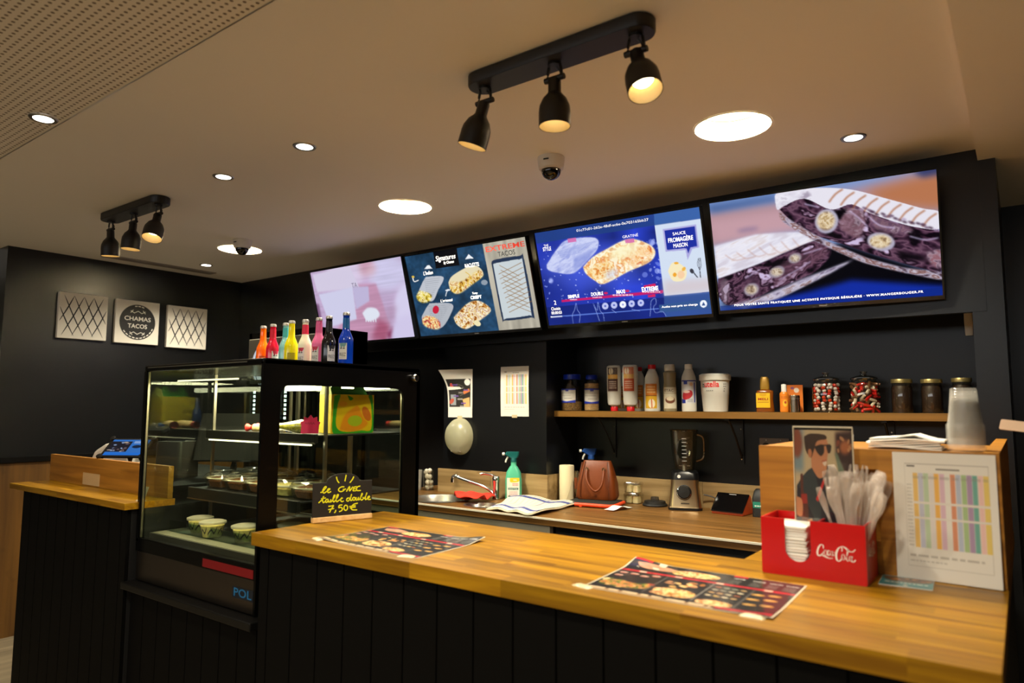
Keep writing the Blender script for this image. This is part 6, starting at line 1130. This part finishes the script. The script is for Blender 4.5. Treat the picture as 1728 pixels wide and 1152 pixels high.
obj('honey', rloft([(R_*1.9, R_*1.2, .012, 0), (R_*2.0, R_*1.3, .014, .006), (R_*1.75, R_*1.1, .014, h*.35), (R_*1.85, R_*1.15, .014, h*.56), (R_*1.8, R_*1.1, .014, h*.6), (R_*.9, R_*.8, .012, h*.64)]), M('honey_amber', '#7a3f0c', rough=.15, spec=.7), t, rot=(0, 0, PI/2), smooth=True); obj('cap', rloft([(R_*1.0, R_*.9, .01, h*.64), (R_*1.05, R_*.95, .012, h*.7), (R_*.95, R_*.9, .012, h*.95), (R_*.7, R_*.7, .01, h)]), M('gold_cap', '#a07a2c', rough=.35, metal=.3), t, rot=(0, 0, PI/2), smooth=True)
la = Art(40, 50, '#d8b010'); la.rect(0, 0, 1, .05, '#b98f10').rect(.1, .6, .9, .66, '#b07c10').ell(.5, .14, .25, .1, '#c99a12'); l_ = art_obj('label', la, lambda u, v: (R_*.68+0*u, (u-.65)*R_*1.5, h*.12+(1-v)*h*.42), print_mat('label_print', rough=.45), t); obj('lettering', on(lambda u, v: (R_*.68+.0008, (u-.65)*R_*1.5, h*.12+(1-v)*h*.42), fit_text('MELI', .14, .86, .34, .5, 0, .02)), M('meli_red', '#9a2414', rough=.5), l_)
t, R_, h = item('food_colouring', 'small orange bottle with white cap in front of the orange carton', 'bottle', 1315, 1330, 648, 3.57)
obj('bottle_body', lathe([(.0, 0), (R_*.96, 0), (R_, .004), (R_, h*.66), (R_*.7, h*.72), (.0, h*.72)], 24), M('orange_print', '#d2781a', rough=.4), t, smooth=True); obj('cap', lathe([(R_*.6, h*.7), (R_*.64, h*.72), (R_*.6, h*.98), (.0, h)], 20), white_pl, t, smooth=True)
la = Art(24, 40, '#d2781a'); la.ell(.6, .55, .25, .2, '#d8b030').ell(.62, .5, .12, .08, '#a83a20').bars(.15, .15, .85, .3, 2, '#a85010'); lbl(t, la, R_, h*.6, .006, 60)
t, R_, h = item('steel_shaker', 'small steel shaker with two turned rings', 'shaker', 1331, 1349, 667, 3.57)
obj('shaker_body', lathe([(.0, 0), (R_, 0), (R_, h*.66), (R_*.95, h*.67), (R_*.95, h*.70), (R_, h*.71), (R_, h*.96), (R_*.95, h), (.0, h)], 28), M('shaker_steel', '#a89d8c', rough=.25, metal=1), t, smooth=True); obj('ring', lathe([(R_+.0008, h*.8), (R_+.001, h*.82)], 28, closed=False), steel, t)
t, R_, h = item('orange_carton', 'orange carton standing behind the steel shaker', 'carton', 1327, 1355, 650, 3.66, 90)
obj('carton', cbox(R_*1.9, .05, h), M('orange_card', '#c9691a', rough=.5), t); la = Art(40, 60, '#cf6f1c'); la.ell(.6, .2, .16, .09, '#d9cfc4').ell(.35, .12, .12, .05, '#7a4a7a').bars(.1, .42, .8, .47, 1, '#6a3a18'); art_obj('print', la, lambda u, v: ((u-.5)*R_*1.9, -.0256+0*u, (1-v)*h), print_mat('label_print', rough=.45), t)
# sweet jars
def sweet_jar(label, x0, x1, top, slabel, kind, grp):
    t, R_, h = item('sweet_jar', label, 'jar', x0, x1, top); R_ *= .97; hj = h*.80
    obj('jar', lathe([(.0, 0), (R_*.92, 0), (R_, .012), (R_, hj*.8), (R_*.92, hj*.9), (R_*.82, hj*.95), (R_*.84, hj)], 36, closed=False), jar_gl, t, smooth=True)
    obj('lid', lathe([(R_*.9, hj+.001), (R_*.92, hj+.005), (R_*.88, hj+.009), (R_*.5, hj+.018), (R_*.2, hj+.022), (R_*.16, hj+.028), (R_*.28, hj+.038), (R_*.26, h-.003), (.0, h)], 36), glass_mat('lid_glass', '#d6d8cf', .3, .05), t, smooth=True)
    o = t.location; n = 0; R2 = R_-.013
    if kind == 'round': me_ = None
    for lay in range(9):
        z = .012+lay*.0145
        if z > hj*.88: break
        for ring_, cnt in ((R2, 11), (R2*.5, 5)):
            for k in range(cnt):
                a_ = 2*PI*(k+.5*(lay % 2))/cnt+lay*.3+random.uniform(-.12, .12)
                if ring_ == R2*.5 and lay < 7: continue
                if math.cos(a_-math.atan2(-o.y, -o.x)) < -.25: continue
                key = (kind, random.choice((0, 1, 1, 2)) if kind == 'round' else random.randrange(3))
                if key not in SWEET:
                    if kind == 'round': g_ = lathe([(.0, -.0095), (.007, -.0065), (.0095, 0), (.007, .0065), (.0, .0095)], 10); mats = ['#b92416', '#cfccd4', '#c23a1a']
                    else: g_ = rloft([(.010, .009, .003, -.018), (.013, .011, .004, -.012), (.013, .011, .004, .012), (.010, .009, .003, .018)], 2); mats = ['#b51c1a', '#d2cbc0', '#6a4a34']
                    tmp = obj('s', g_, M('sweet_'+kind+str(key[1]), mats[key[1]], rough=.3, spec=.6), None, smooth=True); SWEET[key] = tmp.data; bpy.data.objects.remove(tmp)
                s = obj('wrapped_candy', SWEET[key], None, None, (o.x+ring_*random.uniform(.9, 1)*math.cos(a_), o.y+ring_*random.uniform(.9, 1)*math.sin(a_), ZSH+.003+z+random.uniform(-.003, .003)), (random.uniform(0, 3), random.uniform(0, 3), random.uniform(0, 3))); setp(s, slabel, 'candy', grp); n += 1
SWEET = {}
sweet_jar('glass jar with knobbed lid full of round red and white sweets', 1369, 1420, 629, 'round red or white wrapped sweet inside the glass jar by the shaker', 'round', 'round sweets in the glass jar')
sweet_jar('glass jar with knobbed lid full of red, white and brown bar sweets', 1432, 1485, 627, 'small bar-shaped wrapped sweet inside the glass jar of mixed bars', 'bar', 'bar sweets in the glass jar')
brown_jam = M('brown_preserve', '#2a1a10', rough=.5, var=.5, bscale=180); gold_lid = M('gold_lid', '#9a8a58', rough=.35, metal=.8)
for (x0, x1, top), lb in zip(((1503, 1540, 640), (1553, 1591, 640), (1605, 1641, 638)), ('dark preserve jar with gold lid next to the bar sweets', 'middle dark preserve jar with gold lid', 'dark preserve jar with gold lid behind the cup stack')):
    t, R_, h = item('preserve_jar', lb, 'jar', x0, x1, top, group='dark preserve jars with gold lids')
    obj('jar', lathe([(.0, 0), (R_*.92, 0), (R_*.98, .008), (R_*.98, h*.74), (R_*.88, h*.84), (R_*.88, h*.9)], 32, closed=False), jar_gl, t, smooth=True); obj('preserve', lathe([(.0, .003), (R_*.9, .003), (R_*.94, .01), (R_*.94, h*.72), (R_*.8, h*.8), (.0, h*.8)], 32), brown_jam, t, smooth=True)
    obj('lid', lathe([(R_*.95, h*.88), (R_, h*.885), (R_, h*.98), (R_*.96, h), (.0, h)], 32), gold_lid, t, smooth=True)

# ================================================================== drinks fridge in the corner, till gear
FX0, FXM, FX1, FY0, FY1, FZ = -4.10, -3.755, -3.375, 2.60, 3.0, 1.977
df = thing('drinks_fridge', 'tall black drinks cooler with grey header in the corner behind the bottles', 'fridge', (-3.74, 2.8, 0)); _d = (3.74, -2.8, 0)
obj('cooler_body', join(box(FX0, FX0+.03, FY0+.02, FY1, 0, FZ), box(FX1-.03, FX1, FY0+.02, FY1, 0, FZ), box(FX0, FX1, FY1-.03, FY1, 0, FZ), box(FX0, FX1, FY0+.02, FY1, 1.68, FZ), box(FX0, FX1, FY0+.02, FY1, 0, .2)), gloss_black, df, _d)
for a_, b_, lg in ((FX0+.02, FXM, 1), (FXM+.006, FX1-.02, 0)):
    hd_ = obj('header_panel', box(a_, b_, FY0+.005, FY0+.02, 1.68, 1.936), M('header_grey', '#6a6456', rough=.4), df, _d, bevel=.004)
    if lg:
        obj('logo_disc', mv(tf(lathe([(.0, .002), (.135, .002), (.135, 0)], 40), rotm('X', 90)), -3.90, FY0+.005, 1.765), M('logo_lit', '#dfe8f6', rough=.3, emit=.45, emitcol='#cfdcf4'), hd_)
        obj('logo_arcs', ribbon([arc(-3.90, 1.765, .10, .134, 95, 265), arc(-3.85, 1.765, .09, .125, 100, 260)], .008, lambda x, y: (x, FY0+.0015, y)), M('logo_blue', '#24406e', rough=.4), hd_); obj('logo_red_arc', ribbon([arc(-3.79, 1.73, .08, .115, 110, 250)], .006, lambda x, y: (x, FY0+.0013, y)), M('logo_red', '#a81f34', rough=.4), hd_)
    g_ = obj('cooler_door', join(box(a_, a_+.03, FY0, FY0+.02, .22, 1.67), box(b_-.03, b_, FY0, FY0+.02, .22, 1.67), box(a_, b_, FY0, FY0+.02, 1.645, 1.67), box(a_, b_, FY0, FY0+.02, .2, .24)), gloss_black, df, _d); obj('door_glass', box(a_+.03, b_-.03, FY0+.01, FY0+.0105, .24, 1.645), case_glass, g_)
    for k in range(7): obj('led_dot', box(a_+.04, a_+.055, FY0+.025, FY0+.032, 1.42+k*.027, 1.436+k*.027), M('cooler_led', '#eef6ff', emit=4.0 if lg else 4.0, emitcol=(.85, .94, 1.0)), df, _d)
    obj('wire_shelf', box(a_+.01, b_-.01, FY0+.06, FY1-.04, 1.25, 1.26), M('shelf_wire', '#5a5a58', rough=.4, metal=.6), df, _d)
for i, (cn, c_) in enumerate((('red', '#b5202a'), ('blue', '#2a6ac0'), ('orange', '#d88a1c'), ('green', '#3a8a3a'), ('purple', '#7a2a8a'), ('white', '#d0d0d0'))):
    x = FX0+.13+i*.095+(.03 if i > 2 else 0)
    setp(obj('drink_can', lathe([(.0, 0), (.026, 0), (.032, .006), (.032, .1), (.026, .112), (.024, .115), (.0, .113)], 18), M('can_'+cn, c_, rough=.25, metal=.4), None, (x, FY0+.11, 1.261), smooth=True), f'{cn} drink can on the cooler shelf seen behind the display case', 'can', 'drink cans in the corner cooler')
# till corner
ZTILL = 1.155
t = thing('white_terminal', 'white curved terminal dock standing behind the riser board', 'terminal', (-3.86, 1.74, ZTILL+.001), math.radians(30)); t.scale = (1, 1, 1.3)
obj('dock', prism([(-.11, 0), (.1, 0), (.1, .05), (.09, .115), (.03, .125), (-.04, .112), (-.095, .085), (-.115, .05)], .16, 'Y'), M('dock_white', '#d6cfc2', rough=.4), t, (0, -.08, 0), bevel=.012, smooth=False)
t = thing('tablet_holder', 'tilted till tablet with bright blue screen in black holder', 'tablet', (-3.60, 1.65, ZTILL+.001), math.radians(34))
mt_ = Matrix.Translation((0, 0, .135)) @ rotm('X', 38)
sa = Art(60, 40, '#3a7ad0'); sa.rect(.0, .12, .55, .78, '#26242c').spots(20, .05, .18, .5, .74, .05, ['#6a5a60', '#9ab0d8', '#3a3036', '#c9b8a8']).rect(0, .82, 1, 1, '#2a78e0').ell(.74, .45, .12, .1, '#1c2a44').rect(.6, .1, .95, .25, '#8fb0e6')
obj('tablet', tf(rloft([(.215, .135, .012, -.006), (.215, .135, .012, .004)]), mt_), black_pl, t, smooth=True); s_ = art_obj('screen', sa, lambda u, v: ((u-.5)*.19, (.5-v)*.115, .0046+0*u), print_mat('till_screen', emit=.7), t); s_.matrix_local = mt_
obj('holder_arm', join(tube([(0, .03, 0), (0, .03, .08), (0, .01, .13)], .012, 8, 3), lathe([(.0, 0), (.05, 0), (.045, .01), (.0, .012)], 20), *[tf(lathe([(.0, -.014), (.014, -.012), (.014, .010), (.0, .012)], 14), mt_ @ Matrix.Translation(p_)) for p_ in ((-.105, -.066, 0), (.105, -.066, 0), (-.105, .066, 0), (.105, .066, 0))]), black_pl, t, smooth=True)
t = thing('receipt_printer', 'small dark receipt printer with raised scanner beside the till tablet', 'printer', (-3.36, 1.78, ZTILL+.001), math.radians(20)); t.scale = (1, 1, 1.5); obj('printer_body', rloft([(.15, .14, .02, 0), (.15, .14, .02, .10), (.14, .13, .02, .115)]), M('printer_dark', '#2a2320', rough=.45), t, smooth=True); obj('paper_slot', box(-.05, .05, -.02, -.01, .115, .118), black_pl, t)
t = thing('barcode_scanner', 'black flat scanner head above the till tablet', 'scanner', (-3.72, 1.86, ZTILL+.001), math.radians(25)); t.scale = (1, 1, 1.28); obj('scanner_stem', tube([(0, 0, 0), (0, .01, .08), (0, 0, .15)], .009, 8, 3), black_pl, t, smooth=True); obj('scanner_head', tf(rloft([(.13, .06, .015, -.014), (.14, .065, .018, 0), (.13, .06, .015, .012)]), Matrix.Translation((0, -.02, .165)) @ rotm('X', 15)), black_pl, t, smooth=True)
t = thing('till_monitor', 'black till monitor seen through the display case glass', 'monitor', (-3.17, 1.95, ZTILL+.001), math.radians(35))
obj('monitor', tf(rloft([(.34, .03, .01, -.12), (.34, .03, .01, .12)]), Matrix.Translation((0, 0, .19)) @ rotm('X', -20)), M('monitor_black', '#1b1713', rough=.4), t); obj('stand', join(tube([(0, .02, 0), (0, .04, .08), (0, .02, .18)], .016, 8, 3), lathe([(.0, 0), (.09, 0), (.085, .012), (.0, .016)], 24)), black_pl, t, smooth=True)
t = thing('acrylic_tag', 'small clear tag holder standing at the case end of the till counter', 'tag holder', (-2.955, 1.42, ZL+.001)); obj('tag', tf(box(-.02, .02, -.001, .001, 0, .06), rotm('X', -20)), frost_mat('tag_frost', '#e6dcc8', .7), t); obj('tag_foot', box(-.02, .02, -.012, .012, 0, .004), frost_mat('tag_frost', '#e6dcc8', .7), t)
